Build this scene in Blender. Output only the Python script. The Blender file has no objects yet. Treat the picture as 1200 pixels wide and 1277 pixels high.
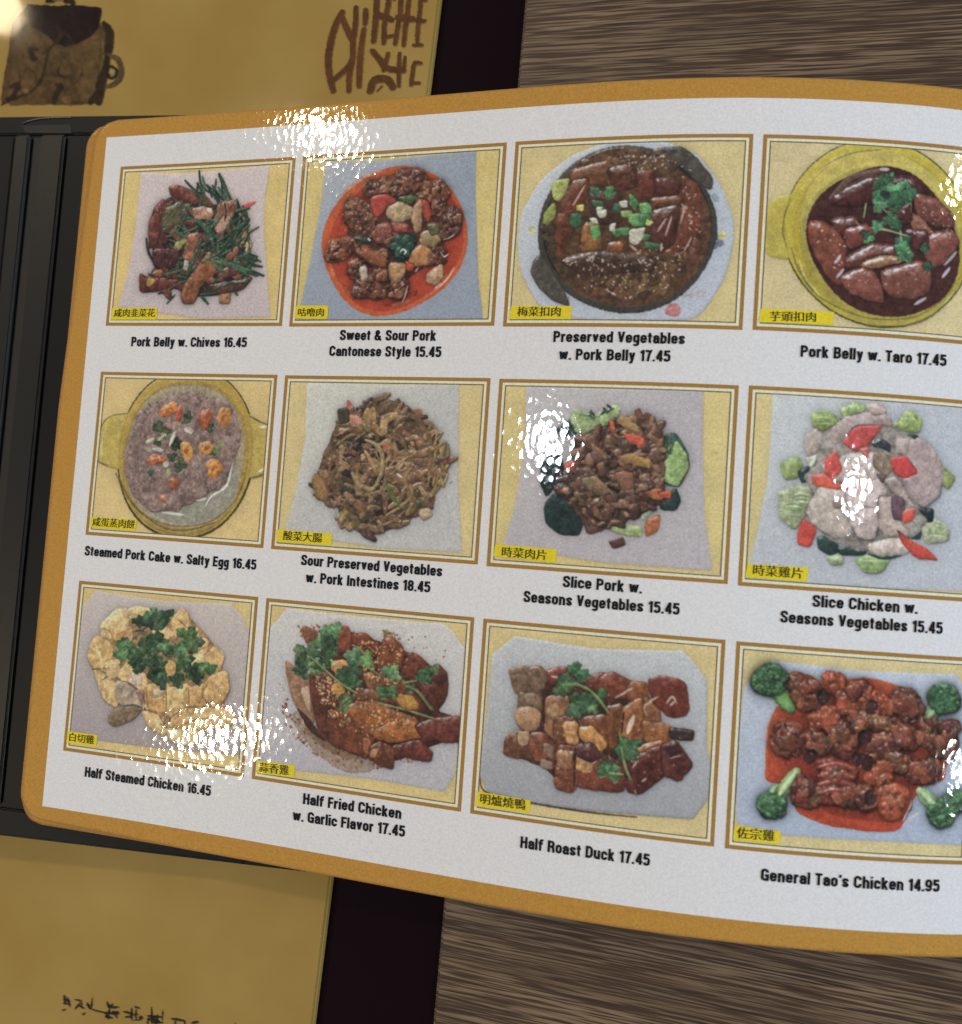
import bpy, bmesh, math, random
import numpy as np
from mathutils import Matrix, Vector
R_ = math.radians
U = 0.062                                   # one page unit (the width of one dish photo) in metres
# ---------------------------------------------------------------- camera
ROT = np.array([[0.971389263446412, 0.07089275787153593, -0.2266652062898009], [-0.057956966476673394, 0.9963145011261207, 0.06323294143585272], [0.2303125895339896, -0.048286972644555004, 0.971917938601282]])
TRA = np.array([-1.845561280233791, 1.7661976011549647, -4.100482699556684])
CAM = -ROT.T @ TRA
scene = bpy.context.scene
cd = bpy.data.cameras.new('camera'); cam = bpy.data.objects.new('camera', cd); scene.collection.objects.link(cam)
m = Matrix([list(r) for r in ROT.T]).to_4x4(); m.translation = Vector(CAM*U); cam.matrix_world = m
cd.sensor_fit = 'HORIZONTAL'; cd.sensor_width = 36; cd.lens = 30; cd.clip_start = .01; cd.clip_end = 50
cd.dof.use_dof = True; cd.dof.focus_distance = 3.75*U; cd.dof.aperture_fstop = 11
scene.camera = cam
# ---------------------------------------------------------------- light: the room's ceiling lamps, its dim ambient light and an added cool fill
w = bpy.data.worlds.new('World'); scene.world = w; w.use_nodes = True
w.node_tree.nodes['Background'].inputs[0].default_value = (.80, .87, 1.0, 1); w.node_tree.nodes['Background'].inputs[1].default_value = .17
def lamp(name, pos, watts, col, rad):
    l = bpy.data.lights.new(name, 'POINT'); l.energy = watts; l.color = col; l.shadow_soft_size = rad*U
    o = bpy.data.objects.new(name, l); scene.collection.objects.link(o); o.location = Vector(pos)*U; return o
WARM = (1, .80, .52); NEUT = (1, .95, .86); COOL = (.86, .93, 1.0)
lamp('ceiling_lamp', (-12.6, 13.7, 24), 25, WARM, .55)
lamp('ceiling_lamp', (-13.8, -9.8, 24), 25, WARM, .55)
lamp('ceiling_lamp', (35.5, 16.7, 24), 10, WARM, .5)
lamp('ceiling_lamp', (21.8, 1.1, 24), 15, COOL, .55)
lamp('ceiling_lamp', (43, -12.2, 24), 18, COOL, .7)
lamp('ceiling_lamp', (-1.8, 1.7, 24), 11, COOL, .75)
lamp('ceiling_lamp', (-27.6, 20.8, 24), 3.5, WARM, 1.0)
wl = bpy.data.lights.new('cool_fill', 'AREA'); wl.shape = 'RECTANGLE'; wl.size = 30*U; wl.size_y = 16*U; wl.energy = 85; wl.color = (.60, .78, 1.0)  # added unseen area light that tints the page's right side cool
wo = bpy.data.objects.new('cool_fill', wl); scene.collection.objects.link(wo); wo.location = Vector((60, 6, 15))*U; wo.rotation_euler = (Vector((60, 6, 15))-Vector((3, -1, 0))).to_track_quat('Z', 'Y').to_euler()
scene.view_settings.view_transform = 'Standard'; scene.view_settings.look = 'None'; scene.view_settings.exposure = 0; scene.view_settings.gamma = 1
scene.view_settings.use_curve_mapping = False
scene.cycles.max_bounces = 4; scene.cycles.diffuse_bounces = 2; scene.cycles.glossy_bounces = 2
# ---------------------------------------------------------------- helpers
col_ = scene.collection
def lin(c): return tuple(float(v) for v in (np.where(np.array(c)/255 <= .04045, np.array(c)/255/12.92, ((np.array(c)/255+.055)/1.055)**2.4)))
def tag(o, label=None, cat=None, group=None, kind=None):
    if label: o['label'] = label
    if cat: o['category'] = cat
    if group: o['group'] = group
    if kind: o['kind'] = kind
    return o
def empty(name, loc):
    o = bpy.data.objects.new(name, None); col_.objects.link(o); o.location = loc; o.empty_display_size = .02; return o
def mesh(name, v, f, mat, parent=None, colors=None, smooth=False):
    me = bpy.data.meshes.new(name)
    v = np.asarray(v, np.float32); f = [tuple(map(int, q)) for q in f] if not isinstance(f, np.ndarray) else f
    if isinstance(f, np.ndarray):
        n = f.shape[1]
        me.vertices.add(len(v)); me.vertices.foreach_set('co', v.ravel())
        me.loops.add(f.size); me.loops.foreach_set('vertex_index', f.astype(np.int32).ravel())
        me.polygons.add(len(f)); me.polygons.foreach_set('loop_start', np.arange(0, f.size, n, dtype=np.int32))
        me.update(calc_edges=True)
    else:
        me.from_pydata([tuple(map(float, q)) for q in v], [], f); me.update()
    if colors is not None:
        a = me.color_attributes.new('ink', 'FLOAT_COLOR', 'POINT')
        a.data.foreach_set('color', np.c_[colors, np.ones(len(colors))].astype(np.float32).ravel())
    if smooth: me.polygons.foreach_set('use_smooth', np.ones(len(me.polygons), bool))
    me.materials.append(mat)
    o = bpy.data.objects.new(name, me); col_.objects.link(o)
    if parent:
        o.parent = parent
        if parent.type == 'EMPTY': o.matrix_parent_inverse = Matrix.Translation(-parent.location)
    return o
def nodes(name):
    m = bpy.data.materials.new(name); m.use_nodes = True
    return m, m.node_tree, m.node_tree.nodes['Principled BSDF']
def add(nt, typ, **k):
    n = nt.nodes.new(typ)
    for a, b in k.items():
        if isinstance(a, str) and hasattr(n, a): setattr(n, a, b)
    return n
import numpy as np
# ---------------------------------------------------------------- print painter
# The twelve dish photographs are printed matter: each is painted here as ink on a fine grid of the page.
def srgb2lin(c):
    c = np.asarray(c, float)
    return np.where(c <= 0.04045, c/12.92, ((c+0.055)/1.055)**2.4)
def boxblur(a, r):
    r = int(r)
    if r < 1: return a
    for ax in (0, 1):
        n = a.shape[ax]
        p = np.concatenate([np.repeat(a.take([0], ax), r+1, ax), a, np.repeat(a.take([n-1], ax), r, ax)], ax)
        cs = np.cumsum(p, ax)
        hi = cs.take(range(2*r+1, 2*r+1+n), ax); lo = cs.take(range(0, n), ax)
        a = (hi-lo)/(2*r+1)
    return a
def blur(a, r):
    return boxblur(boxblur(a, r), max(1, int(r*0.8))) if r >= 1 else a
def vnoise(rng, H, W, cell):
    gh, gw = int(H/cell)+3, int(W/cell)+3
    g = rng.random((gh, gw))*2-1
    y = np.arange(H)/cell; x = np.arange(W)/cell
    yi = y.astype(int); xi = x.astype(int)
    fy = y-yi; fx = x-xi
    fy = (fy*fy*(3-2*fy))[:, None]; fx = (fx*fx*(3-2*fx))[None, :]
    a = g[yi][:, xi]; b = g[yi][:, xi+1]; c = g[yi+1][:, xi]; d = g[yi+1][:, xi+1]
    return (a*(1-fx)+b*fx)*(1-fy)+(c*(1-fx)+d*fx)*fy
def homog(src, dst):
    A = []; b = []
    for (x, y), (u, v) in zip(src, dst):
        A.append([x, y, 1, 0, 0, 0, -u*x, -u*y]); b.append(u)
        A.append([0, 0, 0, x, y, 1, -v*x, -v*y]); b.append(v)
    h = np.linalg.solve(np.array(A), np.array(b))
    return np.append(h, 1).reshape(3, 3)
def pts(s):
    if isinstance(s, str):
        return [tuple(float(v) for v in q.split(',')) for q in s.split()]
    return list(s)
INSET = 0.031
class Canvas:
    def __init__(c, W, H, seed, Hm):
        c.W, c.H = W*2, H*2; c.Hm = Hm
        c.rng = np.random.default_rng(seed); c.rnd = random.Random(seed)
        c.col = np.zeros((c.H, c.W, 3)); c.h = np.zeros((c.H, c.W)); c.g = np.zeros((c.H, c.W)); c.t = np.zeros((c.H, c.W))
        c.id = np.zeros((c.H, c.W), int); c.parts = ['background']
        c.n = [vnoise(c.rng, c.H, c.W, k) for k in (2.2, 5, 11, 26, 70)]
        c.cur = 0
    def map(c, p):
        p = np.array(p, float)
        q = np.c_[p, np.ones(len(p))] @ c.Hm.T
        return q[:, :2]/q[:, 2:]*[1, 1]
    def part(c, name):
        if name not in c.parts: c.parts.append(name)
        c.cur = c.parts.index(name)
    def scale(c, x, y):
        q = c.map([(x, y), (x+10, y), (x, y+10)])
        return (np.linalg.norm(q[1]-q[0])+np.linalg.norm(q[2]-q[0]))/20
    def jit(c, col, j):
        k = 1+c.rnd.uniform(-j, j)
        return np.array([v/255*k*(1+c.rnd.uniform(-j, j)*.35) for v in col])
    def write(c, sl, m, z, col, gloss, tex, mot, over, al=1.0):
        H = c.h[sl]
        if not over: m = m & (z > H)
        if not m.any(): return
        nn = c.n[1][sl]*.35+c.n[2][sl]*.5+c.n[3][sl]*.5
        cc = col[None, None]*(1+.75*mot*nn[..., None]) if col.ndim == 1 else col
        if al < 1: cc = c.col[sl]*(1-al)+cc*al
        c.col[sl] = np.where(m[..., None], cc, c.col[sl])
        c.h[sl] = np.where(m, z, H); c.g[sl] = np.where(m, gloss, c.g[sl]); c.t[sl] = np.where(m, tex, c.t[sl])
        c.id[sl] = np.where(m, c.cur, c.id[sl])
    def window(c, q, pad):
        x0 = max(0, int(q[:, 0].min()-pad)); x1 = min(c.W, int(q[:, 0].max()+pad)+2)
        y0 = max(0, int(q[:, 1].min()-pad)); y1 = min(c.H, int(q[:, 1].max()+pad)+2)
        if x1 <= x0 or y1 <= y0: return None
        Y, X = np.mgrid[y0:y1, x0:x1]
        return (slice(y0, y1), slice(x0, x1)), X.astype(float), Y.astype(float)
    def P(c, col, p, h=10, bev=14, gloss=.3, tex=.6, mot=.25, j=.06, wob=1.0, round=2, over=False, al=1.0, grad=None, base=.8, ex=None):
        q = c.map(pts(p))
        if ex is None: ex = 1.07 if h > 7 else 1
        q = q.mean(0)+(q-q.mean(0))*ex
        for _ in range(round):                       # corner cutting
            r = np.roll(q, -1, 0); q = np.stack([q*.85+r*.15, q*.15+r*.85], 1).reshape(-1, 2)
        w = c.window(q, 4)
        if w is None: return
        sl, X, Y = w
        d = np.full(X.shape, 1e9); ins = np.zeros(X.shape, bool)
        for (ax, ay), (bx, by) in zip(q, np.roll(q, -1, 0)):
            dx, dy = bx-ax, by-ay; L = dx*dx+dy*dy+1e-9
            t = np.clip(((X-ax)*dx+(Y-ay)*dy)/L, 0, 1)
            d = np.minimum(d, (X-ax-t*dx)**2+(Y-ay-t*dy)**2)
            cr = ((ay > Y) != (by > Y)) & (X < (bx-ax)*(Y-ay)/((by-ay) if by != ay else 1e-9)+ax)
            ins ^= cr
        d = np.sqrt(d)*np.where(ins, 1, -1)+wob*(.3*c.n[1][sl]+.9*c.n[2][sl]+1.5*c.n[3][sl])
        m = d > 0
        if not m.any(): return
        s = c.scale(*np.mean(pts(p), 0))
        b = c.h[sl][m].mean()*base if h > 0 else 0
        e = np.clip(d/(bev*1.5*s), 0, 1)
        z = b+h*s*np.sqrt(1-(1-e)**2)+c.n[3][sl]*h*s*.07+c.n[4][sl]*h*s*.1
        cc = c.jit(col, j)
        if grad is not None:
            (gx, gy), g2 = grad
            t = np.clip(((X-q[:, 0].min())/np.ptp(q[:, 0])*gx+(Y-q[:, 1].min())/np.ptp(q[:, 1])*gy), 0, 1)[..., None]
            g2 = np.array(g2)/255
            cc = cc*(1-t)+g2*t; cc = cc*(1+mot*(c.n[1][sl]*.5+c.n[2][sl]*.5+c.n[3][sl]*.3)[..., None])
        c.write(sl, m, z, cc, gloss, tex, mot, True, al)
    def S(c, col, p, w, h=None, gloss=.3, tex=.3, mot=.2, j=.12, taper=.6, over=False, base=.85, al=1.0, smooth=True):
        q = c.map(pts(p)); s = c.scale(*np.mean(pts(p), 0)); w = w*s/2; h = w*1.1 if h is None else h*s
        if smooth and len(q) > 2:                   # Catmull-Rom
            e = np.vstack([2*q[0]-q[1], q, 2*q[-1]-q[-2]]); o = []
            for i in range(len(q)-1):
                a, b, cc, d = e[i:i+4]
                for t in np.linspace(0, 1, 6, endpoint=False):
                    o.append(.5*((2*b)+(cc-a)*t+(2*a-5*b+4*cc-d)*t*t+(3*b-a-3*cc+d)*t**3))
            q = np.array(o+[q[-1]])
        wn = c.window(q, w+3)
        if wn is None: return
        sl, X, Y = wn
        L = np.r_[0, np.cumsum(np.linalg.norm(np.diff(q, axis=0), axis=1))]; L /= max(L[-1], 1e-6)
        best = np.full(X.shape, 1e9)
        for i in range(len(q)-1):
            ax, ay = q[i]; dx, dy = q[i+1]-q[i]
            t = np.clip(((X-ax)*dx+(Y-ay)*dy)/(dx*dx+dy*dy+1e-9), 0, 1)
            u = L[i]+t*(L[i+1]-L[i])
            ww = w*(1-(1-taper)*np.abs(2*u-1)**3)
            best = np.minimum(best, np.hypot(X-ax-t*dx, Y-ay-t*dy)/ww)
        best = best+.12*c.n[1][sl]
        m = best < 1
        if not m.any(): return
        b = c.h[sl][m].mean()*base
        z = b+h*np.sqrt(np.clip(1-best*best, 0, 1))
        c.write(sl, m, z, c.jit(col, j), gloss, tex, mot, over, al)
    def B(c, col, x, y, rx, ry=None, ang=0, h=None, gloss=.4, tex=.6, mot=.3, j=.1, lump=.12, p=2.2, over=False, base=.8, al=1.0, wr=0):
        ry = rx if ry is None else ry
        s = c.scale(x, y); (cx, cy), = c.map([(x, y)])
        rx *= s; ry *= s; h = min(rx, ry)*.9 if h is None else h*s
        R = max(rx, ry)*(1+lump*2)
        wn = c.window(np.array([[cx, cy]]), R+2)
        if wn is None: return
        sl, X, Y = wn
        a = math.radians(ang); ca, sa = math.cos(a), math.sin(a)
        u = ((X-cx)*ca+(Y-cy)*sa)/rx; v = (-(X-cx)*sa+(Y-cy)*ca)/ry
        ph = np.arctan2(v, u); k = 1
        for f in (2, 3, 5): k = k+lump*c.rnd.uniform(.3, 1)*np.sin(f*ph+c.rnd.uniform(0, 6.3))/f*1.6
        r = (np.abs(u)**p+np.abs(v)**p)**(1/p)/k+min(.06, 1.2/min(rx, ry))*c.n[1][sl]
        m = r < 1
        if not m.any(): return
        b = c.h[sl][m].mean()*base
        z = b+h*np.sqrt(np.clip(1-r*r, 0, 1))+c.n[2][sl]*h*wr+c.n[1][sl]*h*wr*.2
        c.write(sl, m, z, c.jit(col, j), gloss, tex, mot, over, al)
    def inside(c, p, n, edge=0):
        P = pts(p); xs = [a for a, b in P]; ys = [b for a, b in P]; o = []
        while len(o) < n:
            x = c.rnd.uniform(min(xs), max(xs)); y = c.rnd.uniform(min(ys), max(ys)); k = False
            for (ax, ay), (bx, by) in zip(P, P[1:]+P[:1]):
                if (ay > y) != (by > y) and x < (bx-ax)*(y-ay)/(by-ay)+ax: k = not k
            if k: o.append((x, y))
        return o
    def strips(c, cols, region, n, L, w, ang=None, spread=180, curl=.4, **k):
        for x, y in c.inside(region, n):
            a = math.radians(c.rnd.uniform(0, 360) if ang is None else ang+c.rnd.uniform(-spread, spread))
            l = L*c.rnd.uniform(.6, 1.3); cu = c.rnd.uniform(-curl, curl)*l
            dx, dy = math.cos(a)*l/2, math.sin(a)*l/2
            c.S(c.rnd.choice(cols), [(x-dx, y-dy), (x-dy/l*cu, y+dx/l*cu), (x+dx, y+dy)], w*c.rnd.uniform(.7, 1.3), **k)
    def blobs(c, cols, region, n, r0, r1, **k):
        for x, y in c.inside(region, n):
            r = c.rnd.uniform(r0, r1)
            c.B(c.rnd.choice(cols), x, y, r, r*c.rnd.uniform(.55, 1), c.rnd.uniform(0, 180), **k)
    def leaf(c, cols, x, y, r, ang=None, n=5, **k):
        """a lobed herb leaf: small lobes fanned round a point, with a rib"""
        cols = [tuple(.78*v+.22*g for v, g in zip(q, (92, 84, 40))) for q in cols]
        for k in range(2):
            a0 = math.radians(c.rnd.uniform(0, 360)); ph = c.rnd.uniform(0, 6.3); x1 = x+c.rnd.uniform(-.3, .3)*r; y1 = y+c.rnd.uniform(-.3, .3)*r; rr = r*c.rnd.uniform(.8, 1.08); sq = c.rnd.uniform(.65, 1); sa = c.rnd.uniform(0, 3.1)
            P = []
            for i in range(30):
                t = i*2*math.pi/30; d = rr*(.42+.58*abs(math.cos(1.5*(t-a0)))**.8)*(1+.10*math.sin(9*t+ph))
                u, v = d*math.cos(t), d*math.sin(t)*sq; P.append((x1+u*math.cos(sa)-v*math.sin(sa), y1+u*math.sin(sa)+v*math.cos(sa)))
            col = c.rnd.choice(cols); c.P(col, P, h=r*.16, bev=r*.5, gloss=.2, tex=.4, mot=.5, j=.22, wob=.4, round=1, ex=1)
            for i in range(3):
                t = a0+i*2*math.pi/3; u, v = rr*.7*math.cos(t), rr*.7*math.sin(t)*sq
                c.S(tuple(min(255, q*1.45) for q in col), [(x1, y1), (x1+u*math.cos(sa)-v*math.sin(sa), y1+u*math.sin(sa)+v*math.cos(sa))], 3.5, h=.5, al=.4, over=True, base=1)
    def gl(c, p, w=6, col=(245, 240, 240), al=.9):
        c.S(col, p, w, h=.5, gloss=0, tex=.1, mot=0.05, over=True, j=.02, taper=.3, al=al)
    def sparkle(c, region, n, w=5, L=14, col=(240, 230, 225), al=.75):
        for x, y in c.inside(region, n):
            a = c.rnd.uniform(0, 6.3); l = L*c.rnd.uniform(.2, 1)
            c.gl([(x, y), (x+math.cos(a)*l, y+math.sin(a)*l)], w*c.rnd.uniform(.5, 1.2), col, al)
    def finish(c, ao=.62, amb=.60, spec=1.0, shade=1.0):
        s = c.W/600
        hh = c.h*.62+c.t*(c.n[0]*.35+c.n[1]*.6+c.n[2]*1.3)*.24
        hs = blur(hh, 1)
        gy, gx = np.gradient(hs)
        nz = 1/np.sqrt(1+(gx*1.0)**2+(gy*1.0)**2); nx = -gx*1.0*nz; ny = -gy*1.0*nz
        L = np.array([-.28, -.62, .73]); L /= np.linalg.norm(L)
        dif = np.clip(nx*L[0]+ny*L[1]+nz*L[2], 0, 1)/L[2]
        lit = amb+(1-amb)*dif
        occ = np.zeros_like(hh)
        for r, k in ((4, .03), (10, .04), (24, .03)):
            occ += np.clip(blur(c.h, r*s)-c.h, 0, 60)*k
        occ = np.exp(-occ*ao)
        sh = np.roll(np.roll(blur(c.h, 5*s), int(5*s), 0), int(3*s), 1)
        occ *= np.exp(-np.clip(sh-c.h-2, 0, 30)*.022*ao)
        Hv = L+np.array([0, 0, 1]); Hv /= np.linalg.norm(Hv)
        nh = np.clip(nx*Hv[0]+ny*Hv[1]+nz*Hv[2], 0, 1)
        sp = (nh**40*.45+nh**140*.8)*c.g*spec*(np.hypot(gx, gy) > .08)
        out = c.col*(lit*occ*shade)[..., None]
        out = out+(1-out)*np.clip(sp, 0, .9)[..., None]
        fine = np.where(c.t > .25, 1, .25)*(.05*c.n[0]+.06*c.n[1]+.05*c.n[2])
        out = out*(1+fine[..., None])
        out = out*np.where(c.t > .25, .93, 1)[..., None]
        g = out @ np.array([.35, .5, .15]); out = g[..., None]+(out-g[..., None])*np.where(c.t > .25, .84, .90)[..., None]
        out = .042+.93*out
        out = np.clip(out, 0, 1)
        out = np.stack([blur(out[..., k], 1) for k in range(3)], -1)
        H, W = c.H//2, c.W//2
        o = out.reshape(H, 2, W, 2, 3).mean((1, 3))
        ids = c.id[::2, ::2]
        return o, ids
BG = (206, 183, 124)
def base(c, bg, plate, pcol, grad=None, h=3, rd=0):
    c.part('background'); c.col[:] = np.array(bg)/255*(1+.03*c.n[4][..., None]+.02*c.n[3][..., None])
    if plate:
        c.part('plate'); c.P(pcol, plate, h=h, bev=10, gloss=0, tex=.05, mot=.02, j=0, wob=.3, round=rd, over=True, grad=grad)
GR = [(42, 66, 48), (55, 84, 60), (34, 55, 42), (66, 98, 70)]
def chives(c):
    base(c, (212, 184, 112), "258,165 420,168 560,163 720,148 995,118 968,300 962,500 984,760 1000,990 600,1000 128,935 190,700 225,480", (203, 187, 184), ((0, 1), (186, 172, 172)))
    c.part('food')
    c.P((52, 44, 36), "420,260 560,300 700,330 800,330 860,420 850,560 880,650 900,730 830,840 760,860 640,880 540,900 480,850 360,830 270,800 320,700 300,600 310,450 350,350", h=14, wob=3, tex=1, ex=.93)
    R = [(116, 62, 48), (96, 48, 42), (132, 76, 50), (82, 44, 38)]
    c.strips(R, "420,300 800,360 840,700 760,830 400,820 320,600 330,400", 46, 110, 44, h=14, tex=1, mot=.4)
    c.strips(GR, "420,300 800,340 850,700 760,830 400,800 330,600", 60, 130, 14, curl=.25)
    for q, k in [("415,245 470,234 540,262 590,305 560,335 500,330 430,300", (122, 64, 50)), ("385,315 330,370 300,470 305,580 350,592 372,480 412,400", (112, 56, 46)),
                 ("395,370 470,330 545,345 490,430 410,510 370,480", (84, 78, 52)), ("325,600 440,596 474,650 440,712 330,700", (74, 38, 38)),
                 ("520,520 592,508 572,600 530,680 494,640", (150, 86, 60)), ("640,615 692,620 690,730 600,810 560,905 500,905 486,850 515,785 590,690", (140, 80, 46)),
                 ("545,370 620,352 668,390 652,430 566,422", (164, 116, 92)), ("700,340 790,318 806,370 770,440 720,525 684,490 676,430", (132, 82, 58)),
                 ("255,738 290,760 400,765 482,775 410,832 250,852", (88, 44, 34)), ("838,478 884,488 862,565 812,585", (158, 104, 54)), ("848,555 894,553 886,602 856,612", (194, 154, 98)),
                 ("715,845 772,848 766,912 702,912", (150, 102, 70)), ("640,800 780,780 900,755 836,835 700,855", (86, 56, 42)), ("680,760 760,690 820,700 800,760", (110, 60, 50))]:
        c.P(k, q, h=16, bev=26, gloss=.55, tex=1.0, mot=.45)
    c.P((176, 134, 112), "715,400 772,408 735,480 705,512 684,480", h=5, mot=.25); c.P((150, 150, 76), "445,575 500,528 522,552 470,604", h=6, round=1)
    c.B((205, 196, 160), 640, 392, 26, 30, 20, h=8, mot=.2); c.B((158, 118, 52), 310, 795, 34, 26, 0, h=7); c.P((200, 190, 165), "500,660 535,660 520,725 498,715", h=4)
    c.part('garnish')
    for q, w, k in [("588,150 600,230 645,275", 13, 0), ("702,168 730,230 760,300", 22, 1), ("506,205 560,260 610,290", 13, 2), ("575,222 620,290", 13, 0), ("676,258 694,315", 26, 2), ("714,245 745,310", 12, 1),
                    ("640,235 662,300", 13, 2), ("532,362 495,440 458,522", 15, 1), ("478,450 560,436 640,480 682,600", 20, 1), ("590,428 650,520 672,592", 22, 3), ("408,528 520,500 585,470", 16, 3),
                    ("500,330 430,390 385,440", 14, 1), ("872,430 800,500 715,610", 34, 0), ("840,350 862,420 830,470", 18, 0), ("805,310 830,380 860,420", 12, 0), ("698,610 790,620 920,660", 22, 0), ("710,650 800,670 882,705", 18, 1),
                    ("760,598 850,620 922,642", 16, 2), ("728,690 800,700 862,735", 20, 1), ("918,640 880,700 828,762", 20, 1), ("700,680 850,710 962,750", 14, 0), ("600,545 560,650 518,750", 26, 1), ("624,590 540,730", 13, 3),
                    ("300,742 400,742 482,722", 14, 1), ("356,855 420,830 482,788", 14, 2), ("404,912 450,862", 13, 1), ("600,862 710,852", 20, 0), ("588,850 640,912", 18, 1), ("286,540 300,620 345,695", 14, 2),
                    ("650,480 720,570 800,540", 16, 0), ("520,410 610,470 660,560", 13, 3), ("790,830 810,862", 16, 1), ("680,830 760,800 860,790", 13, 2), ("560,650 520,770", 13, 2), ("380,400 470,370", 13, 0)]:
        c.S(GR[k], q, w, mot=.35)
    c.strips(GR, '690,330 840,360 900,700 700,740 620,480', 34, 150, 15, ang=-60, spread=40, curl=.2); c.strips(GR, '680,620 900,640 900,740 700,720', 16, 150, 15, ang=20, spread=20, curl=.2); c.strips(GR, '560,220 780,230 780,320 560,300', 14, 90, 13, ang=70, spread=25, curl=.2)
    c.part('food'); c.S((214, 84, 72), "832,362 870,344 908,330", 26, h=4)
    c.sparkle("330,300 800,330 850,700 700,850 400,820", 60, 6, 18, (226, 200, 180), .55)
def sweetsour(c):
    base(c, (205, 183, 112), "222,165 480,162 972,112 968,300 975,500 985,760 1010,955 600,955 85,950 150,650 205,350", (166, 172, 178), ((1, 1), (140, 150, 164)))
    c.part('sauce')
    c.B((194, 84, 46), 557, 558, 352, 360, 60, h=6, p=2.25, lump=.025, mot=.12, tex=.1, gloss=.2, j=0)
    c.B((170, 60, 38), 565, 560, 322, 334, 60, h=4, p=2.25, lump=.03, mot=.15, tex=.15, gloss=.25, j=0)
    c.B((140, 46, 30), 560, 560, 296, 300, 60, h=2, p=2.2, lump=.06, mot=.5, al=.45); c.B((128, 42, 28), 540, 540, 250, 262, 60, h=2, p=2.2, lump=.12, mot=.4, al=.6)
    for q in ['240,640 280,760 380,850', '300,330 400,250 500,215', '830,720 780,800 690,860', '640,860 560,880']: c.S((222, 120, 74), q, 18, h=.5, over=True, base=1, al=.45)
    c.part('food')
    M = [(112, 68, 50), (98, 58, 46), (128, 76, 50)]
    c.P((98, 52, 40), "470,270 650,215 790,290 850,420 820,560 790,650 640,740 600,830 430,840 370,720 380,640 330,560 340,430 430,380", h=16, bev=60, mot=.5, tex=1, gloss=.5, ex=1)
    for x, y, rx, ry, a in [(650, 262, 80, 66, 0), (755, 325, 62, 78, 60), (500, 300, 84, 54, 10), (395, 435, 92, 76, 20), (300, 600, 78, 62, 0), (840, 478, 64, 80, 10), (520, 530, 76, 60, 40),
                            (460, 640, 84, 44, 30), (450, 790, 90, 66, 0), (585, 800, 44, 58, 10), (770, 640, 52, 50, 0), (370, 700, 44, 44, 0), (590, 320, 40, 34, 0), (780, 400, 38, 36, 0), (500, 730, 48, 34, 0)]:
        c.B(c.rnd.choice(M), x, y, rx, ry, a, h=32, p=2.8, lump=.2, gloss=.6, mot=.5, tex=1.3, wr=.25)
        c.blobs([(138, 84, 54), (74, 42, 36), (116, 60, 40)], [(x-rx*.7, y-ry*.7), (x+rx*.7, y-ry*.7), (x+rx*.7, y+ry*.7), (x-rx*.7, y+ry*.7)], 14, 10, 26, h=6, gloss=.6, tex=1.0, base=.98, lump=.25)
    for q, k in [("450,340 520,325 572,350 560,390 520,395 500,430 470,440 450,400", (184, 66, 52)), ("690,350 730,360 752,420 730,470 700,420", (180, 62, 48)), ("535,385 600,365 660,400 650,450 580,470 525,440", (172, 146, 108)),
                 ("655,400 690,350 706,380 700,500 670,520 650,460", (176, 134, 92)), ("700,520 760,500 800,560 760,590 690,570", (164, 130, 82)), ("640,620 700,580 752,610 730,670 680,690 640,680", (186, 122, 68)),
                 ("540,670 620,672 616,730 580,770 535,750", (178, 132, 82)), ("720,730 800,672 810,740 780,784 730,770", (190, 142, 106)), ("400,590 480,610 540,660 500,690 420,660", (140, 76, 46)), ("575,345 640,330 690,345 640,384", (78, 92, 52)),
                 ("720,480 780,470 790,520 750,540", (96, 92, 54)), ("355,545 430,540 460,560 420,580", (46, 62, 50)), ("385,690 430,680 430,750 400,764", (206, 182, 150)), ("550,470 640,480 620,520 560,520", (164, 74, 60)), ("470,480 540,470 560,530 480,580", (140, 74, 60)),
                 ("620,660 670,680 650,720 620,700", (196, 70, 40))]:
        c.P(k, q, h=18, bev=24, gloss=.5, mot=.22, tex=.7)
    c.part('garnish')
    c.B((40, 66, 54), 604, 590, 62, 66, 0, h=40, lump=.18, gloss=.5, mot=.3, wr=.1)
    for a in (0, 60, 120, 180, 240, 300): c.B((46, 78, 62), 604+34*math.cos(a/57.3), 586+34*math.sin(a/57.3), 30, 20, a, h=12, base=1)
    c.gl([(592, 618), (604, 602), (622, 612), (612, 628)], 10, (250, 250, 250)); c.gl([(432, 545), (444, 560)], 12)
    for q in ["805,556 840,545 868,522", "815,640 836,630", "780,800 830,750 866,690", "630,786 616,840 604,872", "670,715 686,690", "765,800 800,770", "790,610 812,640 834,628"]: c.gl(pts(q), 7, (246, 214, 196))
    c.sparkle("300,420 800,330 850,600 600,820 350,700", 70, 6, 16, (226, 196, 170), .5)
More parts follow.
